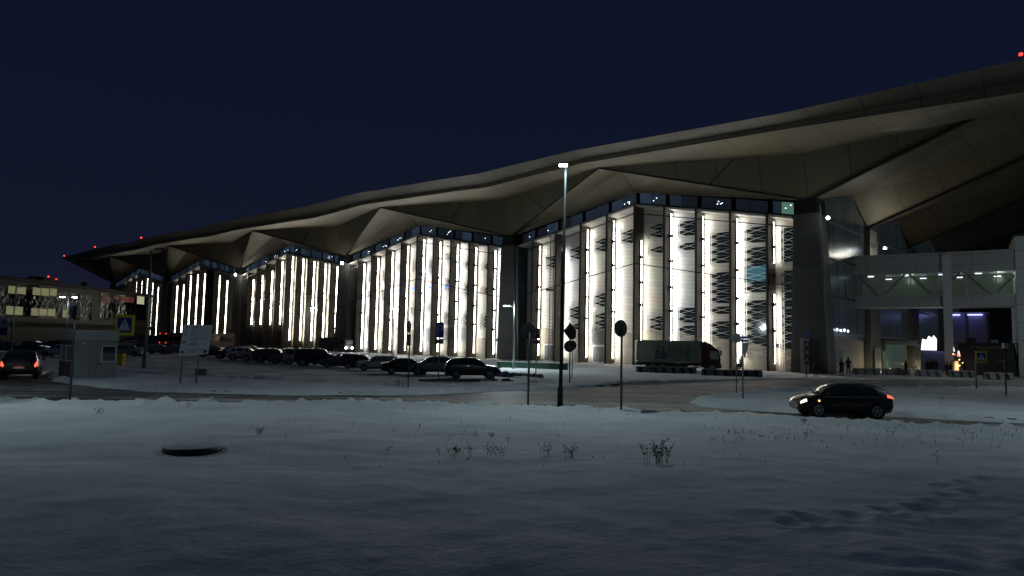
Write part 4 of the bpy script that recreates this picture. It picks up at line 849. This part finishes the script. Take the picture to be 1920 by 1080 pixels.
def ring(tb, x):
    zb, ze, zt, w_, wr = catm(tb, x)
    return [(0, zb), (.8 * w_, zb), (w_ * .97, zb + .10 * (ze - zb) / .5), (w_, zb + .5 * (ze - zb)), (.985 * w_, zb + .8 * (ze - zb)), (.955 * w_, ze), (wr + (.05 if zt - ze > .2 else .02), zt - .06 * min(1, (zt - ze) / .2)), (wr * .84, zt - .005), (0, zt + .02)]
def surf(tb, x, v, off=0):
    def P(x, v):
        r = ring(tb, x); s_ = 1 if v >= 0 else -1; v = abs(v); i = min(int(v), len(r) - 2); t = v - i
        return Vector((x, s_ * (r[i][0] * (1 - t) + r[i + 1][0] * t), r[i][1] * (1 - t) + r[i + 1][1] * t))
    p = P(x, v)
    if off:
        e = .02; a = P(x + e, v) - P(x - e, v); b = P(x, v + .02 if abs(v) < 7.95 else v) - P(x, v - .02); n = a.cross(b)
        if n.length > 1e-9:
            n.normalize(); c = Vector((x, 0, .7))
            if n.dot(p - c) < 0: n = -n
            p = p + n * off
    return p
def patch(tb, x0, x1, v0, v1, off=.012, nx=6, nv=5, slant=0):
    b = MB(); P = []
    for i in range(nx + 1):
        row = []
        for j in range(nv + 1):
            v = v0 + (v1 - v0) * j / nv; k = (abs(v) - abs(v0)) / (abs(v1) - abs(v0)) if slant else 0
            x = x0 + (x1 - x0) * i / nx
            if slant: x = x0 + slant[0] * k + (x1 - slant[1] * k - x0 - slant[0] * k) * i / nx
            row.append(surf(tb, x, v, off))
        P.append(row)
    return b.grid(P)
paints = {}
def paint(name, col, rough=.3, snow=0):
    if name in paints: return paints[name]
    m = mat(name, col, rough, .2, coat=.3, var=.15 + snow, vscale=3); paints[name] = m; return m
def wheel(parent, x, y, r, side):
    w_ = MB(); 
    t_ = MB().cyl((x, y - side * .20, r), (x, y, r), r, r, 24).build('wheel', M_rubber, parent)
    rm = MB(); rm.cyl((x, y, r), (x, y + side * .012, r), r * .66, r * .64, 20)
    rm = rm.build('rim', M_steeldk, t_); sp = MB()
    for q in range(5):
        a = q * 2 * PI / 5 + .3; sp.bar((x, y + side * .022, r), (x + r * .62 * math.cos(a), y + side * .022, r + r * .62 * math.sin(a)), .03, .055)
    n = 20
    for q in range(n):
        a, c = 2 * PI * q / n, 2 * PI * (q + 1) / n; sp.bar((x + r * .63 * math.cos(a), y + side * .02, r + r * .63 * math.sin(a)), (x + r * .63 * math.cos(c), y + side * .02, r + r * .63 * math.sin(c)), .02, .035)
    sp.build('spokes', M_rim, t_)
def car(kind, px, yaw, paint_m, label, group=None, lit=False, pos=None, frost=False, z=0.0, name='parked_car', sc=1, snowy=False, cat='car'):
    K = KINDS[kind]; tb = K['st']; g = pos or G(*px)
    L = thing(name, (g[0], g[1], z), math.radians(yaw), label, cat, group)
    if sc != 1: L.scale = (sc, sc, sc)
    xs = np.linspace(tb[0][0], tb[-1][0], 42); n = 9; P = []
    for x in xs:
        r = ring(tb, float(x)); P.append([(x, y, zz) for y, zz in r] + [(x, -y, zz) for y, zz in r[-2:0:-1]] + [(x, r[0][0], r[0][1])])
    b = MB(); b.grid(P)
    for row in (P[0], P[-1]): b.quad(*row[:-1])
    body = b.build('body', paint_m, L)
    gm = M_carglass_frost if frost else M_carglass
    patch(tb, K['ws'][0] + .03, K['ws'][1] - .03, 6.35, 8, nx=5, nv=4).grid(patchP(tb, K['ws'][0] + .03, K['ws'][1] - .03)).build('windshield', gm, L)
    patch(tb, K['rw'][0] + .02, K['rw'][1] - .02, 6.35, 8, nx=4, nv=4).grid(patchP(tb, K['rw'][0] + .02, K['rw'][1] - .02)).build('rear_window', gm, L)
    for s_ in (1, -1):
        for i, (a, c, cut) in enumerate(K['win']):
            sl0 = .28 if i == 0 and kind in ('hatch', 'sedan', 'suv') else .03; sl1 = .5 if i == len(K['win']) - 1 else .03
            if kind == 'sedan' and i == 0: sl0 = .4
            patch(tb, a, c, s_ * 5.10, s_ * 5.88, slant=(sl0, sl1)).build('side_window', gm, L)
    yw = catm(tb, K['wheels'][0])[3]
    for xw in K['wheels']:
        for s_ in (1, -1):
            MB().cyl((xw, s_ * (yw - .25), K['r'] + .03), (xw, s_ * (yw + .004), K['r'] + .03), K['r'] * 1.17, K['r'] * 1.17, 24).build('wheel_arch', M_rubber, L)
            wheel(L, xw, s_ * (yw + .012), K['r'], s_)
    xf, xr = tb[-1][0], tb[0][0]; zf = catm(tb, xf - .25); zr = catm(tb, xr + .1)
    for s_ in (1, -1):
        hl = patch(tb, xf - .32, xf - .08, s_ * 4.3, s_ * 5.6, off=.015, nx=5, nv=3).build('headlight', M_headon if lit else M_headoff, L)
        if kind in ('suv', 'wagon', 'van', 'pickup'): patch(tb, xr + .02, xr + .22, s_ * 3.6, s_ * 5.2, off=.015, nx=3, nv=3).build('taillight', M_tailon if lit else M_tailoff, L)
        else: patch(tb, xr + .05, xr + .36, s_ * 4.55, s_ * 5.25, off=.015, nx=4, nv=3).build('taillight', M_tailon if lit else M_tailoff, L)
        mr = MB(); mr.sphere((K['ws'][1] - .22, s_ * (catm(tb, K['ws'][1] - .2)[3] + .09), catm(tb, K['ws'][1] - .2)[1] + .08), .1, 8, 5, (.7, 1, .8)); mr.build('mirror', paint_m, L)
        for i, (a, c, cut) in enumerate(K['win'][-2:]): 
            p = surf(tb, a + .14, s_ * 4.6, .012); MB().box(p, (.18, .03, .03)).build('door_handle', M_steel, L)
        for (a, c, cut) in K['win'][-2:]:
            dl = MB()
            q = [surf(tb, c + .03, s_ * v, .004) for v in (2.2, 3, 4, 5)]
            for u_, v_ in zip(q[:-1], q[1:]): dl.bar(u_, v_, .012)
            dl.build('door_seam', M_black, L)
    MB().box((xr - .01, 0, zr[1] - .22 if kind != 'suv' else zr[1] - .30), (.02, .52, .12)).build('number_plate', M_plate, L)
    MB().box((xf - .005, 0, zf[0] + .14), (.05, 1.0, .10)).build('grille', M_black, L)
    rb = MB(); rb.bar(surf(tb, K['wheels'][1] + .45, 2, .01), surf(tb, K['wheels'][0] - .45, 2, .01), .05, .08); rb.bar(surf(tb, K['wheels'][1] + .45, -2, .01), surf(tb, K['wheels'][0] - .45, -2, .01), .05, .08); rb.build('sill_trim', M_rubber, L)
    if snowy:
        patch(tb, K['win'][0][0] + .5, K['ws'][0] - .08, -7.2, -8, off=.02, nx=6, nv=3).grid([[surf(tb, float(x), v, .02) for v in (7.2, 7.6, 8)] for x in np.linspace(K['win'][0][0] + .5, K['ws'][0] - .08, 6)]).build('snow_layer', M_snow, L)
    if lit:
        lamp(L, (xf + .15, 0, .6), 90, (1, .85, .6), .08, 'SPOT', 1.5, (0, math.radians(-80), 0)); 
        lamp(L, (xr - .25, 0, .8), .5, (1, .15, .08), .06)
    return L
def patchP(tb, a, c): return [[surf(tb, float(x), -v, .012) for v in np.linspace(6.35, 8, 5)] for x in np.linspace(a, c, 6)]

P_black = paint('black_car_paint', (.010, .010, .012), .42); P_dark = paint('dark_brown_grey_car_paint', (.04, .035, .035)); P_silver = paint('silver_car_paint', (.24, .25, .26)); P_white = paint('white_car_paint', (.50, .52, .52)); P_blue = paint('dark_blue_car_paint', (.03, .045, .075)); P_grey = paint('grey_car_paint', (.13, .135, .14)); P_red = paint('dark_maroon_car_paint', (.08, .03, .03)); P_green = paint('pale_green_grey_car_paint', (.22, .26, .25)); P_beige = paint('beige_car_paint', (.22, .20, .18))
# the near hatchback driving left
hp = (G(1512, 779) + G(1634, 786)) / 2
h_ = car('hatch', None, 0, P_black, 'black hatchback with glowing headlight and tail light driving left along the near road', lit=True, pos=(14.55, 30.35), name='hatchback', z=.0, sc=.94)
h_.scale = (.94, .94, 1.01); h_.rotation_euler = (0, 0, math.radians(177)); h_.location.z = .01
MB().sphere((1.30, .905, .72), .035, 8, 5).build('indicator', M_amber, h_)
MB().sphere((1.30, -.905, .72), .035, 8, 5).build('indicator', M_amber, h_)
MB().bar((-1.6, .895, .93), (1.1, .895, .885), .012, .02).build('chrome_strip', M_rim, h_)
ant = MB(); ant.bar((-1.0, 0, 1.46), (-1.25, 0, 1.66), .015); ant.build('antenna', M_black, h_)
# four by four at the left edge, seen from behind
car('suv', None, 122, P_black, 'black four by four with red lit tail lights seen from behind at the left edge', lit=True, pos=(-31.4, 44.2), name='off_roader', sc=1.05)
# parked row
row = [
 ('suv', (885, 709), 8, P_dark, 'dark muddy four by four parked at the right end of the row', 0, 1.0),
 ('suv', (812, 702), 187, P_silver, 'silver crossover parked between the dark four by four and the black saloon', 0, .98),
 ('sedan', (762, 701), 12, P_black, 'black saloon parked left of the silver crossover', 0, 1),
 ('wagon', (708, 695), 192, P_white, 'white old estate car parked left of the black saloon', 1, 1),
 ('wagon', (675, 691), 14, P_dark, 'dark estate parked directly behind the bonnet of the white estate', 0, 1.02),
 ('sedan', (640, 689), 188, P_grey, 'grey saloon with a snowy windscreen parked right of the tall black four by four', 1, 1),
 ('suv', (598, 686), 8, P_black, 'tall black four by four parked left of the grey saloon', 0, 1.12),
 ('van', (566, 683), 14, P_beige, 'beige van parked behind the left side of the tall black four by four', 0, .9),
 ('wagon', (541, 682), 190, P_green, 'pale green grey estate parked left of the beige van', 1, 1.05),
 ('suv', (512, 680), 12, P_red, 'maroon crossover parked at the middle of the row', 0, 1),
 ('hatch', (486, 677), 190, P_beige, 'beige hatchback parked between the maroon and white crossovers', 0, 1.05),
 ('suv', (459, 675), 10, P_white, 'white crossover with dark windows in the left half of the row', 0, .98),
 ('suv', (434, 672), 188, P_dark, 'dark brown crossover parked left of the white crossover', 1, 1),
 ('hatch', (401, 669), 10, P_black, 'black hatchback parked just right of the information board', 1, 1.08),
 ('sedan', (323, 664), 190, P_grey, 'dark grey saloon parked left of the information board under snow', 1, 1),
 ('wagon', (300, 663), 12, P_green, 'snow covered estate at the left end of the row beyond the lamp pole', 1, 1),
]
for kd, px, yw, pm, lab, sn, sc in row: car(kd, px, yw, pm, lab, 'cars parked along the car park row', sc=sc * .96, snowy=bool(sn), frost=bool(sn))
car('wagon', (238, 668), 2, P_silver, 'pale silver estate car parked behind the yellow bin', 'cars in the left car park', sc=1.05)
car('pickup', (58, 664), 2, P_blue, 'dark blue pickup truck parked behind the black four by four', 'cars in the left car park', name='pickup_truck', cat='pickup truck')
car('hatch', (112, 668), 186, P_white, 'white hatchback half hidden behind the grey booth', 'cars in the left car park')
car('suv', (8, 661), 10, P_dark, 'dark crossover parked behind the blue pickup at the left edge', 'cars in the left car park')
car('sedan', (108, 652), 2, P_black, 'black saloon parked far behind beyond the blue pickup', 'cars in the left car park')
car('sedan', (470, 664), 5, P_grey, 'distant grey saloon behind the white crossover', 'cars in the left car park', snowy=True, frost=True)
car('sedan', (250, 651), 3, P_white, 'distant snow covered saloon behind the silver estate', 'cars in the left car park', snowy=True)
# box truck
g = G(1266, 696); L = thing('box_truck', (19.3, 78.2, -.02), math.radians(-4), 'long dark delivery truck with a printed box body parked before the glowing facade', 'truck')
M_tbox = mat('truck_box_grey_green', (.22, .24, .19), .5, .1, var=.3, vscale=.5, col2=(.10, .15, .07)); M_cab = mat('dark_red_cab_paint', (.05, .012, .012), .35, .2)
MB().box((-1.45, 0, 2.32), (6.9, 2.45, 2.35)).build('box_body', M_tbox, L, bevel=.03)
MB().box((-1.45, 0, 1.10), (6.95, 2.5, .10)).build('lower_rail', M_steel, L); MB().box((-1.45, -1.235, 3.46), (6.9, .03, .06)).build('top_rail', M_steel, L)
MB().box((1.98, -1.24, 2.3), (.06, .03, 2.3)).build('corner_post', M_steel, L)
MB().box((-1.2, 0, .85), (7.6, .9, .3)).build('chassis', M_black, L)
MB().box((-1.0, -1.0, .65), (3.4, .1, .55)).build('side_guard', M_black, L)
c_ = MB(); prof = [(2.15, .55), (4.25, .45), (4.3, 1.3), (4.12, 2.5), (3.85, 2.75), (2.15, 2.75)]
c_.prism([(x, -1.2, z) for x, z in prof], (0, 2.4, 0)); c_ = c_.build('cab', M_cab, L, bevel=.05)
b = MB(); b.prism([(x, -1.1, z) for x, z in [(2.15, 2.75), (3.7, 2.75), (3.2, 3.2), (2.5, 3.48), (2.15, 3.48)]], (0, 2.2, 0)); b.build('wind_deflector', M_steeldk, L)
b = MB(); b.prism([(4.16, -1.05, 1.5), (4.33, -1.05, 1.45), (4.16, -1.05, 2.5), (4.0, -1.05, 2.5)], (0, 2.1, 0)); b.build('windshield', M_carglass_frost, L)
b = MB(); b.prism([(3.1, -1.23, 1.5), (4.1, -1.23, 1.5), (3.98, -1.23, 2.4), (3.1, -1.23, 2.4)], (0, .03, 0)); b.build('side_window', mat('see_through_cab_glass', (.28, .30, .26), .2), L)
MB().box((2.62, -1.22, 1.9), (.6, .02, .9)).build('door', M_cab, L); MB().box((4.3, -1.35, 2.2), (.15, .2, .6)).build('mirror', M_black, L); MB().bar((4.1, -1.2, 2.6), (4.35, -1.35, 2.45), .05).build('mirror_arm', M_black, L)
MB().box((4.1, 0, 2.85), (.5, 2.1, .1)).build('sun_visor', M_black, L); MB().box((4.32, 0, .75), (.14, 2.4, .5)).build('bumper', M_black, L)
for y in (-.9, .9): MB().box((4.37, y, .85), (.08, .3, .22)).build('headlight', M_headoff, L)
for x in (3.35, -3.2, -2.1):
    for s_ in (1, -1): wheel(L, x, s_ * 1.2, .5, s_)
for s_ in (1, -1): MB().box((3.35, s_ * 1.0, 1.05), (1.3, .42, .12)).build('mudguard', M_black, L)
MB().box((-4.95, 0, 2.3), (.06, 2.3, 2.1)).build('tail_lift', M_black, L)
pr = MB()
for q in range(3): pr.box((-1.35 + q * .65, -1.24, 2.25), (.42, .012, 1.15))
pr.build('print_panels', mat('print_grey', (.14, .14, .16), .5, var=.5, vscale=6), L); MB().box((.65, -1.24, 2.2), (.5, .012, 1.3)).build('print_panel', mat('print_blue', (.05, .09, .18), .5), L)
b = MB(); disc(b, (-2.05, -1.235, 2.62), .18, -.012); b.prism([(-2.45, -1.236, 1.4), (-1.65, -1.236, 1.4), (-1.75, -1.236, 2.2), (-2.1, -1.236, 2.45), (-2.4, -1.236, 2.2)], (0, -.012, 0)); disc(b, (-2.6, -1.235, 2.78), .15, -.012); b.prism([(-3.0, -1.236, 1.4), (-2.5, -1.236, 1.4), (-2.5, -1.236, 2.3), (-2.7, -1.236, 2.6), (-2.95, -1.236, 2.2)], (0, -.012, 0)); b.build('printed_figures', mat('print_dark', (.05, .055, .06), .6), L)
b = MB(); x0, z0 = 1.55, 2.95
for r_ in (.42, .24):
    for q in range(4):
        a, c = q * PI / 2 + PI / 4, (q + 1) * PI / 2 + PI / 4; b.bar((x0 + r_ * math.cos(a), -1.245, z0 + r_ * math.sin(a)), (x0 + r_ * math.cos(c), -1.245, z0 + r_ * math.sin(c)), .012, .045)
b.build('square_emblem', M_sign_grey, L)
# dark lorry with lit headlamps, buses and coach behind the parked cars
def lorry(px, label, yaw=4):
    g = G(*px); L = thing('lorry', (g.x, g.y, 0), math.radians(yaw), label, 'lorry')
    MB().box((-1.2, 0, 1.9), (6, 2.4, 2.2)).build('cargo_bed', M_black, L, bevel=.05); b = MB(); b.prism([(x, -1.15, z) for x, z in [(1.95, .6), (3.9, .6), (3.95, 1.6), (3.7, 2.7), (1.95, 2.75)]], (0, 2.3, 0)); b.build('cab', M_steeldk, L, bevel=.05)
    MB().box((3.86, 0, 2.1), (.12, 2.0, .8)).build('windshield', M_carglass_frost, L); MB().box((2.9, -1.16, 2.1), (1.1, .03, .75)).build('side_window', M_carglass, L)
    for y in (-.85, .85): MB().sphere((4.0, y, .95), .17, 8, 5).build('headlight', M_spot, L)
    for x in (3.0, -2.6, -3.5):
        for s_ in (1, -1): wheel(L, x, s_ * 1.15, .5, s_)
    lamp(L, (4.6, 0, 1.0), 60, (1, .95, .85), .1); return L
lorry((630, 660), 'dark lorry with lit headlamps standing before the pier of the second bay', -35)
def bus(px, yaw, label, m, h=3.0, ln=10, rear=True, name='bus'):
    g = G(*px); L = thing(name, (g.x, g.y, 0), math.radians(yaw), label, 'bus')
    MB().box((0, 0, .4 + h / 2), (ln, 2.5, h)).build('body', m, L, bevel=.12)
    for s_ in (1, -1):
        MB().box((0, s_ * 1.255, 2.15), (ln * .9, .03, .95)).build('side_window', M_carglass, L)
        for x in (-ln * .3, ln * .32): wheel(L, x, s_ * 1.26, .48, s_)
    MB().box((-ln / 2 - .01, 0, 2.2), (.03, 2.1, 1.0)).build('rear_window', M_carglass, L); MB().box((ln / 2 + .01, 0, 2.0), (.03, 2.2, 1.4)).build('windshield', M_carglass, L)
    for s_ in (1, -1):
        if rear:
            for z in (3.1, 1.2): MB().sphere((-ln / 2 - .05, s_ * 1.05, z), .11, 8, 5).build('taillight', M_red, L)
        else: MB().box((-ln / 2 - .02, s_ * 1.0, 1.1), (.05, .2, .4)).build('taillight', M_tailoff, L)
    return L
bus((402, 655), 78, 'dark red lit city bus seen from behind beyond the row of cars', P_red)
bus((345, 653), 60, 'dark bus with one red tail lamp behind the information board', P_dark)
b_ = bus((293, 652), 175, 'pale minibus with a dark lettered side stripe standing before the far bay', P_grey, 2.2, 8, False, 'minibus')
tx = MB()
for q in range(10): tx.box((-2.6 + q * .42, 1.275 if False else 1.28, 1.35), (.26, .02, .3)); 
tx.build('lettering', M_black, b_)

# ------------------------------------------------------------------ people
def person(px, label, head=90, h=1.75, coat=(.015, .015, .018), step=.28, group='travellers walking outside the terminal', arms=(.15, -.1), lean=0, long=False, dy=0):
    g = G(*px); z0 = max(0, hz(g.x, g.y)) if g.y < 70 else 0
    m = mat('dark_clothing', coat, .85) if coat not in person.cache else person.cache[coat]; person.cache[coat] = m
    L = thing('person', (g.x, g.y, z0), math.radians(head), label, 'person', group); k = h / 1.75
    V_ = []; E_ = []; R_ = []
    def nd(p, r, par=None):
        V_.append((p[0] * k + lean * max(0, p[2] - .9) * .3, p[1] * k, p[2] * k)); R_.append(r * k if not isinstance(r, tuple) else (r[0] * k, r[1] * k)); i = len(V_) - 1
        if par is not None: E_.append((par, i))
        return i
    pel = nd((0, 0, .95), (.17, .14)); ab = nd((0, 0, 1.12), (.165, .13), pel); chst = nd((0, 0, 1.34), (.20, .135), ab); nk = nd((0, 0, 1.50), .065, chst); hd = nd((.01, 0, 1.60), .095, nk); tp = nd((.0, 0, 1.70), .085, hd)
    for s_, st_ in ((1, step), (-1, -step)):
        hp_ = nd((0, s_ * .09, .88), (.11, .11), pel); kn = nd((st_ * .5 + .04, s_ * .10, .49), .075, hp_); an = nd((st_ - (.05 if st_ < 0 else 0), s_ * .10, .09 + (.05 if st_ < 0 else 0)), .05, kn); nd((st_ + .15, s_ * .11, .045), .045, an)
    for s_, sw in ((1, arms[0]), (-1, arms[1])):
        sh = nd((0, s_ * .19, 1.40), .075, chst); el = nd((sw * .5 - .03, s_ * .26, 1.12), .055, sh); wr_ = nd((sw + .04, s_ * .27, .87), .036, el); pm = nd((sw + .06, s_ * .27, .80), (.036, .02), wr_)
        for q, (dx, ln) in enumerate(((-.03, .07), (-.01, .085), (.01, .08), (.03, .065))): nd((sw + .06 + dx, s_ * .275, .80 - ln), .009, pm)
        nd((sw + .11, s_ * .26, .80), .011, pm)
    me = bpy.data.meshes.new('body'); me.from_pydata(V_, E_, []); me.materials.append(m); o = bpy.data.objects.new('body', me); COL.objects.link(o); o.parent = L
    md = o.modifiers.new('skin', 'SKIN'); sv = me.skin_vertices[0].data
    for i, r in enumerate(R_): sv[i].radius = r if isinstance(r, tuple) else (r, r)
    sv[0].use_root = True; md.use_smooth_shade = True; o.modifiers.new('sub', 'SUBSURF').levels = 1
    MB().sphere((-.015 * k, 0, 1.70 * k), .108 * k, 12, 8, (1.05, .92, 1.0)).build('hat' if h > 1.7 else 'hair', M_black, L)
    f_ = MB(); f_.sphere((.055 * k, 0, 1.62 * k), .07 * k, 12, 8, (.8, .85, 1.2)); f_.sphere((.118 * k, 0, 1.615 * k), .016 * k, 6, 4)
    fc = f_.build('face', M_skin, L); ey = MB(); ey.sphere((.105 * k, .03, 1.65 * k), .008, 6, 4); ey.sphere((.105 * k, -.03, 1.65 * k), .008, 6, 4); ey.build('eyes', M_black, fc)
    if long or True:
        zt = .45 if long else .78; P = []
        for z, rx, ry in ((1.42, .10, .17), (1.32, .155, .215), (1.05, .15, .185), (.9, .18, .205), (zt, .20 + (.06 if long else 0), .22)):
            P.append([((rx * math.cos(a)) * k + lean * max(0, z - .9) * .3, ry * math.sin(a) * k, z * k) for a in np.linspace(0, 2 * PI, 15)])
        MB().grid(P).build('coat', m, L)
    return L
person.cache = {}
pA = person((1390, 695), 'person in dark clothes walking with a dark red bag before the lit facade', head=195, h=1.72, arms=(-.12, .3))
pa = pA.location; bg_ = thing('suitcase', (pa.x - .42, pa.y - .1, .0), .1, 'dark red suitcase carried by the walker before the lit facade', 'suitcase')
MB().box((0, 0, .62), (.55, .2, .42)).build('shell', mat('dark_red_bag', (.10, .012, .015), .6), bg_, bevel=.04); b = MB(); b.bar((-.1, 0, .83), (-.08, 0, .9), .03); b.bar((.1, 0, .83), (.08, 0, .9), .03); b.bar((-.09, 0, .9), (.09, 0, .9), .03); b.build('handle', M_black, bg_)
person((1530, 709), 'person in dark clothes striding left alone before the dark pier', head=200, h=1.7)
person((1578, 705), 'person in a long black coat, left of the pair by the pier', head=100, h=1.8, long=True, step=.1)
person((1591, 702), 'person in a dark jacket with arms apart, right of the pair by the pier', head=95, h=1.95, arms=(.3, -.3), step=.12)
person((1699, 704), 'person in dark clothes walking past the lit entrance doors', head=185, h=1.8)
for px, lab, hd_ in (((1739, 703), 'person at the left of the dark group near the bridge column', 20), ((1745, 702), 'second person from the left in the dark group near the bridge column', 60), ((1751, 703), 'third person from the left in the dark group near the bridge column', 100), ((1757, 702), 'rightmost person of the dark group left of the bridge column', 190),
                     ((1776, 706), 'person striding left just in front of the bridge column', 200), ((1783, 705), 'dark figure right behind the striding one at the bridge column', 180), ((1808, 704), 'person standing alone at the left edge of the black kiosk', 120)):
    person(px, lab, head=hd_, h=random.uniform(1.65, 1.82), step=.3 if hd_ == 200 else .1)

# ------------------------------------------------------------------ dry weeds standing in the snow
M_weed = mat('dry_weed', (.035, .03, .025), .9)
def weed(px, hpx, n, spread, lab, seeds=True, name='dry_weed', grp='dry weeds in the snow'):
    g = G(*px); sc = (px[1] - 640) / 3.0; H = hpx / sc; rg = random.Random(int(px[0] * 7 + px[1])); b = MB()
    for q in range(n):
        x = rg.uniform(-spread, spread) / sc; lx = rg.uniform(-.25, .3) * H; h = H * rg.uniform(.5, 1); p = Vector((x, rg.uniform(-.1, .1), 0)); 
        for s_ in range(4):
            p2 = Vector((x + lx * ((s_ + 1) / 4) ** 1.4 + rg.uniform(-.02, .02), p.y, h * (s_ + 1) / 4)); b.cyl(p, p2, .006 - .001 * s_, .005 - .001 * s_, 5, False); 
            if seeds and s_ > 0:
                for w_ in range(2):
                    d = Vector((rg.uniform(-.1, .1), rg.uniform(-.04, .04), rg.uniform(.02, .09))); b.cyl(p2, p2 + d, .003, .003, 4, False); b.sphere(p2 + d, rg.uniform(.008, .019), 5, 4)
            p = p2
    z = hz(g.x, g.y); o = b.build(name, M_weed); o.location = (g.x, g.y, z - .02); return tag(o, lab, 'dry weed', grp)
weed((1228, 870), 46, 13, 24, 'largest dry weed clump, dark branches spreading in the snow right of centre')
weed((1236, 872), 40, 9, 10, 'dense narrow weed clump touching the right of the largest clump')
weed((725, 853), 22, 1, 3, 'single bent dry weed with a seed head left of the weed row')
weed((876, 860), 22, 4, 25, 'low dry weeds in the middle of the snow, left of the small weed pair'); weed((930, 858), 20, 5, 22, 'low dry weeds under the tall weed pair near the picture centre'); weed((838, 857), 16, 6, 22, 'leftmost low dry weed tuft of the central row')
weed((896, 826), 18, 1, 2, 'thin upright dry weed above the central weed row'); weed((924, 825), 12, 2, 4, 'short dark weed right of the thin upright weed'); weed((1070, 860), 22, 6, 14, 'weed tuft with three stems left of the largest clump'); weed((1030, 858), 20, 4, 10, 'weed tuft of few stems between the central row and the largest clump')
weed((1672, 826), 16, 2, 7, 'hooked dark weed on the snow bank at the right'); weed((1763, 876), 30, 1, 2, 'long leaning single stem at the right of the snow'); weed((1759, 770), 30, 1, 2, 'thin single stem standing on the snowy island right of the black hatchback', seeds=False); weed((1768, 752), 8, 2, 6, 'small dark twig beside the thin stem on the snowy island')
weed((186, 782), 12, 3, 3, 'short upright weed in the snow at the left'); weed((355, 770), 18, 2, 2, 'small weed standing just below the ploughed ridge'); weed((489, 823), 12, 3, 4, 'small weed tuft right of the manhole ring'); weed((1280, 778), 10, 3, 8, 'small weed on the verge edge right of the right round sign'); weed((745, 729), 14, 5, 5, 'small bush at the foot of the edge on signs'); weed((757, 728), 12, 4, 4, 'smaller bush touching the foot of the edge on signs'); weed((1510, 800), 12, 4, 10, 'dark weed tuft on the snow bank below the rear wheel of the hatchback')
b = MB(); rg = random.Random(3)
for q in range(330):
    px_, py_ = (rg.uniform(1330, 1530), rg.uniform(812, 836)) if q < 90 else ((rg.uniform(1500, 1920), rg.uniform(800, 850)) if q < 200 else ((rg.uniform(450, 1500), rg.uniform(775, 880)) if q < 280 else (rg.uniform(760, 1180), rg.uniform(716, 735))))
    g = G(px_, py_); z = hz(g.x, g.y) - .01; h = rg.uniform(.04, .16); lx = rg.uniform(-.05, .05)
    b.cyl((g.x, g.y, z), (g.x + lx, g.y, z + h), .005, .003, 4, False)
    if q % 2: b.sphere((g.x + lx, g.y, z + h), rg.uniform(.012, .022), 5, 4)
o = b.build('grass_stubble', M_weed); tag(o, 'thin dark stubble of dry grass tips poking through the snow', 'grass', kind='stuff')
